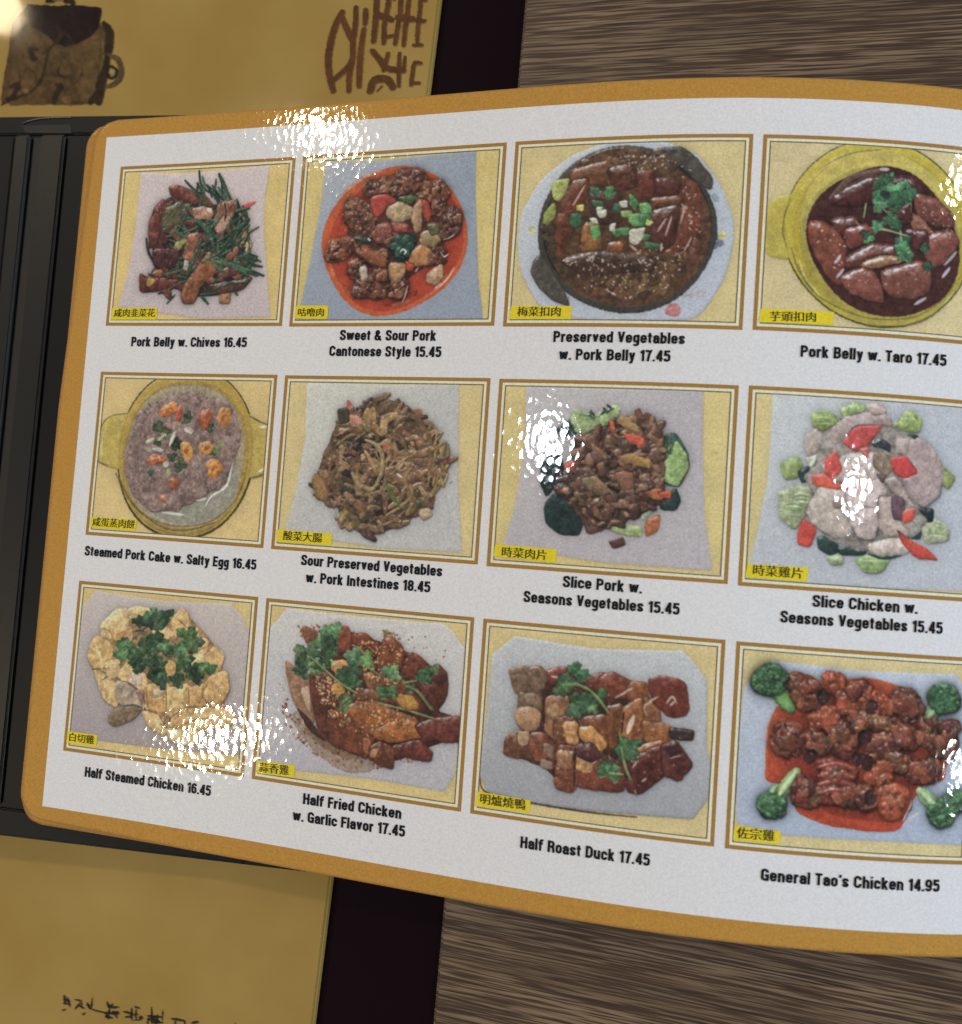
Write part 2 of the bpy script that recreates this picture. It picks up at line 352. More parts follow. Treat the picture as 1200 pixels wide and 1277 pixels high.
def belly(c):
    base(c, (206, 186, 126), "740,100 900,155 1010,290 1068,440 1070,560 1030,720 940,860 880,912 400,912 200,860 110,700 92,560 110,420 200,270 330,170 480,112", (196, 200, 202), ((1, 1), (176, 182, 192)), h=5, rd=3)
    c.part('plate')
    for x, y, k in [(985, 530, (70, 120, 100)), (1018, 525, (206, 190, 90)), (1008, 560, (110, 120, 160)), (980, 570, (90, 130, 130)), (985, 355, (150, 178, 176)), (160, 500, (196, 190, 120))]: c.B(k, x, y, 20, 15, 60, h=.3, al=.8, over=True)
    c.B((206, 96, 92), 796, 866, 34, 32, 0, h=.3, al=.75, over=True); c.B((222, 150, 140), 796, 866, 20, 18, 0, h=.3, al=.8, over=True)
    c.strips([(206, 150, 150)], "830,780 980,750 990,800 850,820", 12, 50, 4, ang=-15, spread=20, h=.2, over=True, al=.6)
    c.part('pot')
    c.P((74, 68, 58), "170,630 200,600 330,820 330,850 255,822 185,752 152,690", h=14, ex=1, tex=1.3, gloss=.5); c.P((70, 64, 56), "720,135 830,126 875,150 978,262 966,326 920,300 800,200", h=14, ex=1, tex=1.2, gloss=.5)
    for i in range(7): c.S((104, 98, 86), [(165+i*22, 690+i*24), (205+i*20, 660+i*24)], 7, h=3)
    for i in range(7): c.S((84, 78, 68), [(850+i*17, 160+i*20), (905+i*11, 180+i*22)], 7, h=3)
    c.B((64, 60, 52), 580, 500, 396, 376, 25, h=26, p=2.1, lump=.01, gloss=.5, mot=.15, j=0, tex=.3)
    c.B((40, 36, 30), 582, 492, 372, 350, 25, h=2, p=2.1, lump=.01, mot=.2, base=.6, over=True, j=0); c.h = np.where(c.id == c.cur, c.h*.9, c.h)
    c.part('sauce')
    c.B((98, 66, 42), 583, 494, 370, 350, 25, h=4, p=2.1, lump=.03, mot=.4, over=True, tex=1, gloss=.5)
    c.blobs([(104, 72, 44), (82, 56, 36), (118, 84, 50), (70, 48, 34)], "300,640 870,600 780,760 600,820 420,780", 110, 14, 40, h=5, gloss=.7, tex=.8)
    c.blobs([(92, 62, 42), (78, 54, 38), (108, 78, 52)], "420,170 740,150 880,240 700,230 440,230 330,260", 44, 14, 30, h=5, gloss=.7, tex=.8)
    c.blobs([(62, 50, 34), (80, 64, 44)], "210,480 270,480 330,680 400,760 300,700 230,600", 40, 12, 26, h=4, gloss=.5)
    c.part('food')
    for q, k in [("360,235 470,200 530,225 545,270 480,300 390,290 350,270", (122, 74, 44)), ("345,300 410,290 400,370 330,500 300,600 340,625 280,615 270,470 300,370", (108, 56, 36)), ("500,230 620,215 640,300 540,330", (84, 46, 32)),
                 ("635,240 715,250 708,350 640,350", (104, 50, 36)), ("720,270 830,290 810,350 720,350", (76, 38, 32)), ("700,365 820,350 840,380 760,400 710,400", (110, 62, 36)), ("830,280 910,320 915,480 880,560 800,600 780,560 840,420", (108, 54, 36)),
                 ("400,470 460,480 470,590 380,590", (150, 92, 46)), ("505,560 565,560 566,602 500,602", (140, 78, 40)), ("700,430 820,400 800,560 740,600 690,540", (82, 44, 34)), ("890,530 920,560 900,640 860,620", (110, 62, 46)),
                 ("300,640 480,600 700,640 680,690 400,700", (64, 42, 32)), ("420,330 560,340 560,470 440,470", (70, 46, 34))]:
        c.P(k, q, h=18, bev=44, gloss=.8, mot=.35, tex=.8, ex=1.16)
    c.part('garnish')
    G = [(74, 132, 76), (98, 156, 84), (58, 104, 66), (136, 170, 92)]
    c.P((164, 170, 84), "250,285 330,270 320,310 290,370 255,360", h=8); c.P((140, 152, 66), "215,420 262,372 270,430 235,475 210,470", h=8)
    for q, k in [("425,310 470,312 460,350 425,340", 2), ("490,310 530,310 528,360 488,360", 0), ("330,430 375,422 388,470 350,495 330,470", 2), ("420,490 460,480 472,530 440,550", 1), ("600,340 640,380 625,420 600,390", 0), ("640,390 690,380 700,430 660,440", 1),
                 ("590,440 650,430 660,480 610,490", 1), ("520,500 600,490 600,525 530,532", 0), ("560,420 610,415 610,450 565,445", 3), ("530,380 560,390 550,420 525,420", 2), ("640,440 690,430 700,470 650,490", 0), ("430,370 480,372 480,400 440,400", 2), ("670,560 740,565 720,590 680,585", 2), ("650,520 700,525 680,550 655,548", 0)]:
        c.P(G[k], q, h=10, bev=12, gloss=.3, mot=.25)
    W = (206, 204, 180)
    for q in ["600,505 640,500 670,495 660,540 630,570 600,560", "450,420 495,410 495,440 465,450", "415,450 450,445 460,478 430,470", "550,375 590,372 590,405 560,400", "510,480 540,470 530,505 512,508", "455,400 480,400 470,420 452,415"]: c.P(W, q, h=10, bev=12, mot=.12)
    c.P((206, 196, 90), "360,392 392,388 390,418 362,418", h=8); c.P((206, 200, 100), "675,450 708,470 690,485 672,480", h=8)
    c.part('sauce'); 
    for q in ["725,510 765,450", "740,600 745,560", "830,470 850,390", "845,600 880,530", "760,600 785,590", "760,530 790,440", "345,390 400,300", "410,640 436,620 430,650", "600,570 635,600"]: c.gl(pts(q), 9, (226, 200, 186), .7)
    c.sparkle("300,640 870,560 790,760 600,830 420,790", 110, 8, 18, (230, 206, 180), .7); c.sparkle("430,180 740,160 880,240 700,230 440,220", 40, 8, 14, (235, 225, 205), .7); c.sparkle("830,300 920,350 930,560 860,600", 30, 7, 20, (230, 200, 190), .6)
def taro(c):
    base(c, (204, 184, 130), None, None)
    c.part('bowl')
    c.P((186, 168, 66), "270,378 180,400 145,450 135,560 140,650 180,675 250,690 290,600 290,450", h=10, tex=.2, mot=.12, bev=22)
    Y = (184, 164, 56)
    c.B((64, 58, 30), 692, 575, 472, 452, 40, h=8, p=2.05, lump=.004, mot=.1, j=0, tex=.1)
    c.B(Y, 692, 575, 466, 446, 40, h=14, p=2.05, lump=.004, mot=.1, j=0, tex=.1, over=True, gloss=.2)
    c.B((168, 146, 44), 700, 590, 436, 414, 40, h=3, p=2.05, lump=.01, mot=.12, j=0, tex=.1, over=True, al=.75)
    c.B((196, 178, 96), 700, 560, 404, 380, 40, h=3, p=2.05, lump=.02, mot=.16, j=0, tex=.1, over=True, al=.6)
    c.B((150, 134, 62), 705, 640, 410, 372, 40, h=2, p=2.05, lump=.02, mot=.16, j=0, tex=.1, over=True, al=.5)
    for q in ["290,720 350,840 450,920 600,985 740,1000 880,980 1000,900 1090,790", "262,640 300,760 380,870", "330,330 420,240 560,180 700,165", "240,640 222,560 232,470 262,400"]: c.S((92, 82, 34), q, 6, h=1, over=True, al=.7)
    for q in ["310,350 420,235 560,160", "300,700 330,790 400,880", "1000,930 1060,860"]: c.S((226, 212, 130), q, 12, h=1, over=True, al=.5)
    c.part('sauce'); c.B((70, 34, 30), 715, 620, 372, 350, 60, h=6, p=2.3, lump=.05, mot=.3, over=True, gloss=.6, tex=.6, j=0)
    c.S((150, 120, 96), "450,400 540,310 650,275 730,262", 26, h=4, al=.55, over=True); c.part('food')
    for q, k in [("480,380 620,300 720,300 860,300 900,380 760,420 560,440 460,430", (78, 36, 32)), ("350,520 420,520 480,560 530,650 520,720 500,830 440,790 390,700 350,620", (132, 64, 44)), ("450,510 560,490 600,540 530,600 480,560", (98, 48, 42)),
                 ("515,550 620,530 680,580 560,655 530,640", (122, 56, 44)), ("520,700 640,630 780,640 820,690 640,740 540,750", (108, 54, 42)), ("600,720 700,680 790,690 800,720 620,760", (166, 110, 72)), ("490,790 600,745 660,760 700,850 710,915 620,900 540,860", (138, 74, 58)),
                 ("700,760 890,715 940,760 935,860 860,895 750,890 710,840", (130, 70, 52)), ("860,380 960,400 1050,470 1060,540 960,540 870,480", (122, 60, 48)), ("840,470 900,500 960,580 900,600 850,550", (150, 92, 66)), ("930,580 1060,560 1090,620 1020,720 950,740 900,660", (134, 68, 54)),
                 ("840,560 930,560 930,640 860,660", (90, 40, 36)), ("730,430 850,420 850,520 740,540", (84, 38, 34))]:
        c.P(k, q, h=32, bev=40, gloss=.8, mot=.25, tex=.8)
    c.part('garnish'); L = [(52, 114, 78), (70, 136, 90), (42, 94, 66), (60, 122, 84)]
    for x, y, r in [(720, 330, 62), (790, 350, 62), (680, 430, 50), (770, 420, 56), (740, 320, 40), (830, 390, 40), (700, 380, 46), (760, 520, 42), (680, 535, 46), (800, 610, 48), (810, 660, 50), (630, 590, 34), (905, 655, 36), (925, 740, 30), (740, 500, 34), (830, 690, 34)]: c.leaf(L, x, y, r)
    c.B((34, 50, 44), 718, 388, 26, 20, 0, h=1, over=True, al=.8)
    for q in ["665,345 630,400 612,500", "820,340 842,420 836,520", "620,545 720,560 830,590", "700,450 780,530 800,640", "560,505 600,545 640,550"]: c.S((140, 160, 110), q, 9, h=4)
    for q in ["470,720 500,680", "480,790 515,750", "1010,730 1075,660", "1000,790 1040,740", "860,925 920,890", "690,260 735,262", "800,470 812,466", "705,660 755,645", "820,565 850,563"]: c.gl(pts(q), 16, (226, 214, 226), .75)
    c.sparkle("380,530 520,600 500,800 420,760", 14, 9, 20, (235, 215, 205), .7); c.sparkle("500,760 930,740 900,900 560,860", 26, 6, 16, (220, 190, 180), .5); c.sparkle("880,420 1060,480 1060,620 920,620", 30, 6, 20, (228, 200, 190), .55)
def porkcake(c):
    base(c, (210, 182, 118), None, None)
    c.part('bowl')
    for q in ["330,290 220,305 165,360 145,450 145,550 200,580 300,600", "960,290 1040,335 1110,360 1110,470 1100,610 1010,640 900,620"]: c.P((176, 148, 72), q, h=8, bev=26, mot=.12, tex=.2)
    c.B((66, 58, 34), 622, 510, 402, 442, 0, h=6, p=2.1, lump=.004, mot=.1, j=0)
    for q in ['330,290 220,305 165,360 145,450 145,550 200,580', '960,290 1040,335 1110,360', '1100,610 1010,640 960,640']: c.S((104, 88, 44), q, 9, h=2, over=True, al=.8)
    for q in ['180,380 165,450 165,530', '230,330 300,320']: c.S((226, 206, 150), q, 12, h=1, over=True, al=.5)
    c.B((176, 144, 62), 622, 508, 394, 433, 0, h=14, p=2.1, lump=.004, mot=.12, over=True, j=0, tex=.1)
    c.B((168, 138, 66), 620, 530, 366, 396, 0, h=2, lump=.01, mot=.12, over=True, al=.7, j=0)
    c.B((178, 164, 140), 614, 520, 340, 372, 0, h=2, lump=.02, mot=.12, over=True, al=.8, j=0)
    c.B((150, 148, 132), 640, 660, 290, 230, 0, h=2, lump=.02, mot=.12, over=True, al=.8, j=0)
    for q in ["240,620 330,790 470,890 620,915 780,880 900,770 960,640", "255,640 350,810 500,920 640,935 800,890"]: c.S((110, 96, 50), q, 9, h=1, over=True, al=.7)
    c.part('food')
    c.P((134, 108, 100), "560,175 680,160 800,210 880,240 910,340 930,450 890,560 850,670 740,740 640,800 560,830 420,825 330,740 290,620 290,500 320,400 370,290 450,230", h=16, bev=30, wob=4, mot=.35, tex=1.4, ex=1)
    c.blobs([(138, 112, 104), (120, 96, 90), (150, 124, 114), (108, 86, 82), (142, 114, 108)], "560,190 680,175 860,250 910,430 860,640 640,790 430,800 310,620 380,300", 260, 14, 34, h=4, tex=1.0, gloss=.25, lump=.3)
    c.strips([(84, 62, 66), (98, 74, 76)], "420,240 860,260 900,430 850,640 640,790 430,800 320,600", 40, 60, 6, h=1, base=.9)
    c.sparkle("420,240 860,260 850,640 640,790 330,620", 50, 6, 14, (190, 168, 160), .5)
    c.part('garnish')
    for x, y, r in [(630, 330, 34), (580, 460, 46), (480, 365, 36), (600, 580, 40), (560, 530, 36), (530, 390, 30), (780, 500, 30), (470, 450, 30), (640, 300, 26), (760, 380, 30)]: c.leaf([(58, 82, 58), (72, 96, 66), (44, 66, 50)], x, y, r)
    for x, y, rx, ry, a, k in [(430, 440, 38, 12, -30, (190, 196, 164)), (475, 490, 50, 13, 5, (200, 200, 176)), (500, 420, 40, 12, -40, (176, 186, 150)), (420, 490, 30, 14, 20, (150, 164, 128)), (555, 430, 12, 50, 25, (204, 206, 186)), (640, 380, 40, 22, 10, (196, 180, 166)),
                            (820, 455, 28, 22, 30, (126, 158, 76)), (800, 495, 26, 20, 0, (110, 150, 70)), (530, 620, 18, 30, 0, (160, 160, 100)), (515, 570, 24, 24, 0, (190, 180, 150)), (430, 618, 30, 22, 0, (78, 92, 76)), (545, 360, 44, 16, 20, (176, 140, 116)), (360, 405, 30, 12, 20, (120, 120, 100))]: c.B(k, x, y, rx, ry, a, h=7, mot=.2)
    c.part('yolk')
    for x, y, rx, ry, a, k in [(535, 270, 52, 36, -20, (206, 116, 54)), (735, 318, 40, 56, 20, (190, 88, 54)), (840, 310, 42, 54, 15, (196, 124, 58)), (632, 498, 36, 54, -25, (210, 140, 62)), (740, 480, 48, 34, -30, (208, 140, 60)), (785, 592, 50, 48, -20, (208, 130, 54)), (464, 545, 54, 28, -10, (190, 100, 56)), (560, 675, 34, 32, 0, (184, 92, 56)), (590, 290, 18, 44, 0, (200, 90, 52)), (500, 760, 22, 20, 0, (176, 104, 66))]:
        c.B(k, x, y, rx, ry, a, h=18, lump=.2, gloss=.5, mot=.25, wr=.15)
        c.B((166, 92, 42), x, y, rx*.4, ry*.3, a, h=2, base=1, al=.7)
    c.part('bowl')
    for q in ["735,800 770,745 850,690 880,590 890,540", "535,470 555,410 575,385", "680,770 740,760", "1040,365 1075,360", "1030,610 1060,595", "490,835 620,850"]: c.gl(pts(q), 13, (236, 232, 222), .8)
    for q in ["640,830 655,850 672,830 655,812 640,830"]: c.gl(pts(q), 6, (150, 170, 130), .9)
    c.gl([(620, 372), (640, 385), (660, 400)], 16, (235, 225, 220), .7)
def intestine(c):
    base(c, (208, 186, 126), "215,105 600,118 970,122 968,400 966,620 985,955 560,930 100,860 160,640 205,380", (204, 202, 188), ((1, 1), (182, 180, 176)))
    c.part('food')
    R = "400,250 560,180 680,190 760,240 850,340 905,440 912,540 860,660 840,770 760,780 640,850 530,880 450,850 380,790 340,690 260,690 250,560 300,440 330,350"
    c.P((96, 72, 50), R, h=16, bev=40, wob=3, mot=.5, tex=1.2, ex=.97)
    C = [(116, 88, 60), (96, 72, 52), (132, 102, 70), (78, 58, 44), (124, 84, 60), (104, 84, 56), (142, 112, 78), (70, 54, 42)]
    c.strips(C, "420,260 560,200 740,250 890,440 880,600 760,770 530,860 400,780 280,640 320,420", 150, 110, 30, curl=.6, gloss=.6, tex=.6, mot=.35, base=.92, h=7)
    c.strips([(150, 116, 70), (164, 130, 82), (134, 98, 62), (120, 84, 58)], '420,260 560,200 740,250 890,440 880,600 760,770 530,860 400,780 280,640 320,420', 50, 110, 36, curl=.8, gloss=.7, tex=.4, mot=.4, base=.95, h=6, al=.8)
    c.blobs([(58, 46, 36), (70, 54, 42), (48, 40, 34)], "420,380 620,360 620,560 480,640 380,500", 20, 20, 44, h=6, gloss=.7); c.blobs([(56, 46, 36), (72, 56, 42)], "400,640 600,650 720,740 500,820", 18, 20, 40, h=6, gloss=.7)
    c.strips([(166, 130, 84), (150, 112, 70), (140, 104, 70)], "560,440 700,460 760,600 620,560", 24, 80, 14, h=7)
    c.strips([(148, 118, 66), (160, 130, 80)], "840,380 915,460 905,560 850,680 820,640", 24, 110, 14, ang=100, spread=25, h=6)
    c.P((66, 58, 42), "365,240 420,232 432,300 380,318", h=8); c.P((160, 104, 66), "740,240 785,238 790,280 750,270", h=6); c.P((196, 130, 110), "430,265 480,280 500,310 430,325", h=8)
    c.P((148, 106, 64), "255,560 300,600 320,690 260,690 240,590", h=8); c.P((190, 164, 120), "770,740 830,730 840,770 790,800", h=8)
    for q, w, k in [("510,395 560,420 590,470 585,560 550,640", 24, (168, 136, 96)), ("505,450 530,490 556,545", 22, (164, 128, 76)), ("440,560 470,610 530,640 570,615", 26, (160, 130, 88)), ("610,560 590,640 540,660", 16, (150, 110, 74)),
                    ("700,620 740,660 690,720 610,770", 16, (150, 110, 70)), ("640,380 700,420 740,520", 14, (130, 96, 60)), ("780,300 830,400 830,520 800,560", 18, (130, 88, 60)), ("560,830 640,800 720,730", 14, (140, 104, 66)), ("360,420 440,370 540,380", 16, (126, 96, 56)), ("340,470 330,560 380,640", 16, (112, 80, 52)), ("730,650 700,600 640,610", 14, (124, 92, 60))]: c.S(k, q, w, mot=.2)
    c.B((166, 120, 70), 660, 650, 26, 20, 30, h=6); c.B((200, 80, 56), 610, 420, 22, 26, 0, h=5); c.B((180, 110, 84), 735, 420, 14, 20, 0, h=5); c.B((200, 160, 140), 760, 490, 14, 12, 0, h=5); c.B((150, 90, 70), 395, 805, 24, 28, 0, h=5)
    c.S((196, 78, 80), "420,200 436,250 460,280", 22, h=5); c.part('garnish'); c.S((92, 122, 60), "606,600 632,660 680,730", 26, h=8); c.S((60, 70, 50), "350,600 420,640", 30, h=6); c.S((64, 72, 48), "700,740 790,700", 34, h=5)
    c.sparkle("420,260 740,250 890,500 760,770 530,860 300,600", 110, 6, 16, (214, 192, 160), .55); c.gl([(660, 560), (690, 580)], 10)
    c.S((90, 96, 90), "925,612 935,602", 6, h=.2, over=True)
BR = [(108, 74, 56), (92, 62, 48), (124, 86, 64), (80, 56, 46), (136, 96, 70), (102, 66, 50)]
def slicepork(c):
    base(c, (206, 184, 118), "205,80 560,95 1003,100 1003,400 1010,640 1045,915 560,880 100,800 150,640 195,380", (186, 182, 180), ((1, 1), (176, 168, 170)))
    c.part('greens'); DK = [(40, 62, 54), (54, 80, 66), (32, 50, 46)]
    for q in ["290,620 340,560 420,620 460,700 440,752 360,745 300,700", "840,300 880,298 930,380 942,440 900,530 830,520 800,440", "810,590 880,540 902,600 880,640 810,640", "345,270 395,235 440,230 430,300 360,310", "270,420 340,330 380,470 300,580 270,520"]: c.P(c.rnd.choice(DK), q, h=16, bev=34, mot=.4, tex=1.2, gloss=.4)
    for q, k in [("425,185 520,215 600,168 628,190 590,260 560,300 440,290 415,240", (150, 172, 112)), ("850,400 880,330 930,400 938,450 890,530 830,510 810,450", (146, 172, 104)), ("560,690 640,700 730,720 720,765 600,740", (152, 168, 110)), ("720,600 800,590 790,640 730,690", (186, 200, 170)), ("740,690 810,655 800,735 745,760", (164, 92, 52))]: c.P(k, q, h=14, bev=26, mot=.25, tex=.8)
    c.strips([(190, 200, 150), (120, 150, 90)], "430,200 560,210 560,280 430,280", 10, 60, 8, h=3); c.strips(DK, "480,210 600,180 560,220 500,230", 8, 50, 10, h=4); c.strips([(104, 140, 76), (70, 104, 66)], "840,330 900,420 860,500 830,430", 8, 70, 10, ang=70, spread=20, h=3)
    c.part('food'); R = "600,230 720,190 820,260 830,420 820,520 870,580 800,640 690,690 560,740 480,760 450,690 380,600 340,560 400,460 420,340 480,280"
    c.P((84, 58, 46), R, h=16, bev=30, wob=3, mot=.4, tex=1.2, ex=.95)
    c.strips(BR, "600,240 720,210 810,280 820,500 800,620 690,680 500,740 400,580 360,540 430,340", 170, 70, 30, curl=.5, gloss=.5, tex=1.2, mot=.35, h=16, base=.86)
    c.blobs(BR, "600,240 720,210 810,280 820,500 800,620 690,680 500,740 400,580 430,340", 60, 16, 34, h=13, gloss=.5, tex=1.2, base=.9)
    c.P((92, 60, 52), "575,780 640,760 660,800 600,818", h=8)
    for q, k in [("610,240 650,215 720,270 725,300 660,280", (164, 122, 76)), ("610,395 680,385 770,420 760,450 660,425", (168, 122, 64)), ("480,490 520,490 600,560 560,570 500,540", (142, 108, 72)), ("450,500 490,490 520,530 480,550", (128, 108, 72)), ("720,560 800,540 850,570 800,600", (172, 96, 56)), ("600,470 690,470 690,540 640,560", (136, 88, 62))]: c.P(k, q, h=11, bev=14, mot=.2, tex=.7)
    for q in ["580,235 605,240 600,300 584,290", "640,290 735,310 730,355 660,330", "375,440 420,415 430,450 390,470", "800,560 860,550 855,590 815,585"]: c.P((206, 84, 58), q, h=8, mot=.15)
    c.sparkle("600,240 810,280 800,620 500,740 400,560", 70, 5, 12, (214, 188, 170), .5); c.P((60, 50, 46), "1055,375 1068,378 1064,392", h=1, round=0)
def slicechicken(c):
    base(c, (206, 186, 124), "205,85 600,95 1125,120 1125,500 1125,1030 700,1015 80,975 120,800 180,500", (198, 200, 196), ((1, 1), (178, 180, 184)))
    c.part('greens')
    for q, k in [("385,190 440,165 510,200 500,250 450,275 395,250", (148, 168, 88)), ("515,160 590,125 640,150 620,190 540,210", (160, 178, 110)), ("770,240 850,162 908,210 900,275 830,270", (156, 170, 90)), ("238,420 320,385 345,430 320,490 260,500", (150, 166, 92)), ("235,560 300,530 400,540 390,620 310,740 240,680", (168, 176, 128)),
                 ("1010,430 1085,485 1040,545 1000,510", (150, 160, 86)), ("905,690 980,680 1050,740 1040,790 930,805", (182, 186, 142)), ("590,880 650,850 760,870 720,940 640,945", (146, 172, 104)), ("455,870 530,850 535,905 480,908", (160, 176, 130)), ("420,340 480,325 500,370 440,390", (176, 190, 150)), ("355,390 440,380 440,440 380,440", (192, 200, 170))]:
        c.P(k, q, h=24, bev=44, mot=.25, tex=1, gloss=.3); 
    for x, y, a in [(340, 600, 30), (300, 650, 20), (440, 215, -20), (850, 220, 40), (660, 900, 10), (980, 740, 20)]:
        for i in range(7): c.S(c.rnd.choice([(196, 204, 160), (130, 150, 84), (110, 136, 76)]), [(x-34, y-30+i*9), (x, y-36+i*10), (x+36, y-26+i*9)], 5, h=2, base=1)
    D = [(40, 60, 56), (32, 48, 48), (52, 78, 66)]
    for q in ["320,460 370,430 390,500 340,515", "410,770 490,770 520,840 470,860 420,830", "890,630 970,635 965,700 900,700", "830,710 905,690 905,780 850,780", "800,280 880,280 900,300 820,310", "500,820 640,800 640,860 520,860", "510,205 560,200 540,225", "640,850 760,840 820,860 730,885"]: c.P(c.rnd.choice(D), q, h=14, bev=22, mot=.35, tex=1, gloss=.5)
    c.part('food'); C = [(196, 172, 160), (186, 162, 152), (204, 182, 168)]
    c.P((158, 148, 132), "400,270 560,190 740,200 960,350 1000,560 900,640 960,700 860,800 620,860 440,790 380,680 380,560 330,480 400,420", h=12, bev=40, mot=.3, tex=.8, ex=.96)
    for q in ["355,290 400,250 440,280 430,350 370,395 350,350", "470,270 540,200 640,180 740,190 760,250 700,240 560,300 500,330", "640,140 710,130 740,180 680,200", "830,340 900,300 960,350 1010,440 1000,560 930,625 860,590 815,500", "360,650 420,540 560,540 600,620 560,770 480,770 400,710", "540,480 700,480 740,560 700,700 620,760 560,700",
              "700,580 800,590 790,680 860,770 760,770 700,730", "660,800 780,770 850,800 840,850 720,865 660,840", "560,620 700,640 690,780 600,780", "440,430 560,380 700,370 720,480 600,520 480,500", "720,500 800,490 880,640 820,600", "780,300 850,310 840,380 790,370"]:
        c.P(c.rnd.choice(C), q, h=24, bev=56, mot=.14, tex=.6, gloss=.3, wob=1.5)
    for q, k in [("680,370 750,380 770,450 730,480 680,440", (138, 116, 92)), ("760,570 830,590 820,690 770,690", (106, 78, 84)), ("480,600 540,600 540,640 490,640", (146, 124, 104)), ("690,470 740,480 720,520", (86, 70, 68)), ("740,505 820,510 810,570 760,560", (150, 128, 116))]: c.P(k, q, h=10, mot=.2)
    c.part('pepper')
    for q, k in [("530,320 590,245 720,238 700,270 640,350 590,360", (222, 78, 70)), ("760,395 830,385 890,465 830,490 780,470", (216, 66, 62)), ("450,400 500,360 530,450 500,490 450,470", (214, 76, 66)), ("385,480 450,470 560,545 520,550 400,525", (216, 86, 64)), ("345,680 410,740 380,820 320,805 320,750", (212, 70, 56)),
                 ("815,650 880,630 870,690 820,705", (222, 80, 62)), ("795,740 860,790 940,830 990,880 880,870 810,790", (206, 66, 52)), ("600,350 660,340 650,400", (216, 96, 86))]: c.P(k, q, h=12, bev=16, mot=.12, tex=.5, gloss=.4, round=1)
    c.part('greens'); c.P((48, 52, 60), "665,325 710,300 760,330 755,370 720,350 680,345", h=12, gloss=.8)
    c.S((110, 120, 90), "820,480 812,520 850,600", 6, h=2)
def steamed(c):
    base(c, (208, 182, 116), "220,98 560,150 965,172 1020,240 1060,320 1040,660 1020,1000 560,960 70,890 100,560 150,180", (192, 180, 172), ((0, 1), (156, 144, 144)))
    c.part('food'); Y = [(222, 180, 112), (216, 172, 104), (226, 190, 126), (210, 162, 94)]
    c.P((168, 130, 84), "300,215 480,190 720,200 920,420 940,700 950,820 700,930 600,900 480,740 300,690 190,500 200,360", h=14, bev=40, mot=.3, tex=1, ex=.95)
    for q in ["385,205 450,182 510,200 500,240 400,260", "250,280 330,200 385,200 390,280 320,340 250,345", "190,400 220,345 290,380 330,480 270,570 205,520 180,460", "205,520 290,560 330,620 330,725 260,690 230,600", "300,310 400,290 420,360 350,400", "625,280 680,190 725,230 720,300 660,350", "520,320 600,290 640,340 580,370",
              "700,310 770,300 780,350 720,380", "790,360 835,370 820,430 770,470 740,430", "805,460 870,400 920,450 900,510 830,500", "330,560 400,480 490,560 480,640 430,640", "490,620 610,600 610,700 590,760 530,740 490,740", "600,640 720,610 730,700 650,800 590,750", "700,640 850,600 830,720 720,730", "830,580 930,540 945,650 880,740 830,720 800,650",
              "640,790 720,740 900,740 960,780 940,840 780,860 640,850", "470,760 550,770 600,850 590,900 500,830", "590,850 690,850 790,870 750,940 640,930", "270,480 350,470 340,560 280,580", "590,480 650,490 640,590 600,580", "720,460 800,440 810,500 740,520"]:
        c.P(c.rnd.choice(Y), q, h=11, bev=60, mot=.26, tex=.5, gloss=.35, wob=1, j=.03, ex=1.12, base=.97)
    for q, k in [("325,590 400,600 470,660 480,740 420,760 330,700", (176, 150, 124)), ("290,770 340,730 420,720 470,740 420,800 320,840 285,810", (134, 108, 78)), ("400,530 470,560 460,620 400,600", (204, 180, 150)), ("520,640 600,620 590,660 530,690", (206, 176, 126)), ("430,640 480,640 470,730", (140, 104, 88))]: c.P(k, q, h=14, bev=24, mot=.25, tex=1)
    for q in ['250,300 300,330 330,470', '330,340 400,300', '490,620 500,740', '600,620 600,740 590,830', '720,610 720,720 640,800', '830,590 800,680 880,740', '640,850 780,800 950,790', '200,520 290,520', '660,250 720,300', '740,440 830,400']: c.S((142, 104, 62), q, 8, h=.5, over=True, base=.97, al=.7)
    for q in ['220,400 240,460 250,520', '300,230 350,220', '530,660 580,650', '650,650 700,640', '860,590 910,620', '690,800 860,770', '640,230 690,240', '520,800 570,850']: c.S((240, 214, 160), q, 20, h=1, over=True, base=1, al=.55)
    c.S((110, 74, 60), "390,600 430,630 470,660", 9, h=1); c.S((130, 84, 54), "690,680 780,720 880,730", 8, h=1); c.S((120, 84, 56), "620,760 620,820", 10, h=1); c.strips([(150, 108, 64), (120, 86, 56)], "300,300 420,300 900,600 880,760 620,740 500,620", 26, 60, 6, h=1)
    c.part('garnish'); L = [(42, 78, 50), (56, 98, 62), (34, 64, 46), (64, 108, 66)]
    for x, y, r in [(450, 255, 40), (530, 250, 62), (590, 240, 56), (560, 280, 50), (370, 390, 50), (365, 440, 52), (430, 430, 60), (480, 400, 60), (420, 480, 50), (540, 380, 60), (600, 390, 60), (520, 460, 60), (560, 540, 66), (570, 590, 50), (470, 500, 46), (640, 430, 50), (650, 520, 60), (660, 580, 50), (720, 350, 62), (740, 390, 56), (700, 470, 50), (740, 520, 60), (780, 560, 50), (850, 530, 50), (800, 520, 40), (690, 420, 40), (450, 530, 36)]: c.leaf(L, x, y, r)
    for q in ["420,330 480,330 520,400", "250,580 310,540 360,480", "620,300 640,270", "600,450 700,460"]: c.S((96, 116, 66), q, 7, h=3)
    c.strips([(84, 60, 60), (96, 76, 66)], "420,300 500,300 480,360 420,360", 7, 60, 9, h=3); c.B((178, 140, 84), 625, 520, 30, 40, 0, h=5, over=True)
    c.sparkle("300,300 900,500 880,740 600,700", 40, 6, 14, (236, 214, 170), .45)
FR = [(116, 56, 34), (98, 46, 30), (134, 70, 40), (86, 40, 28)]
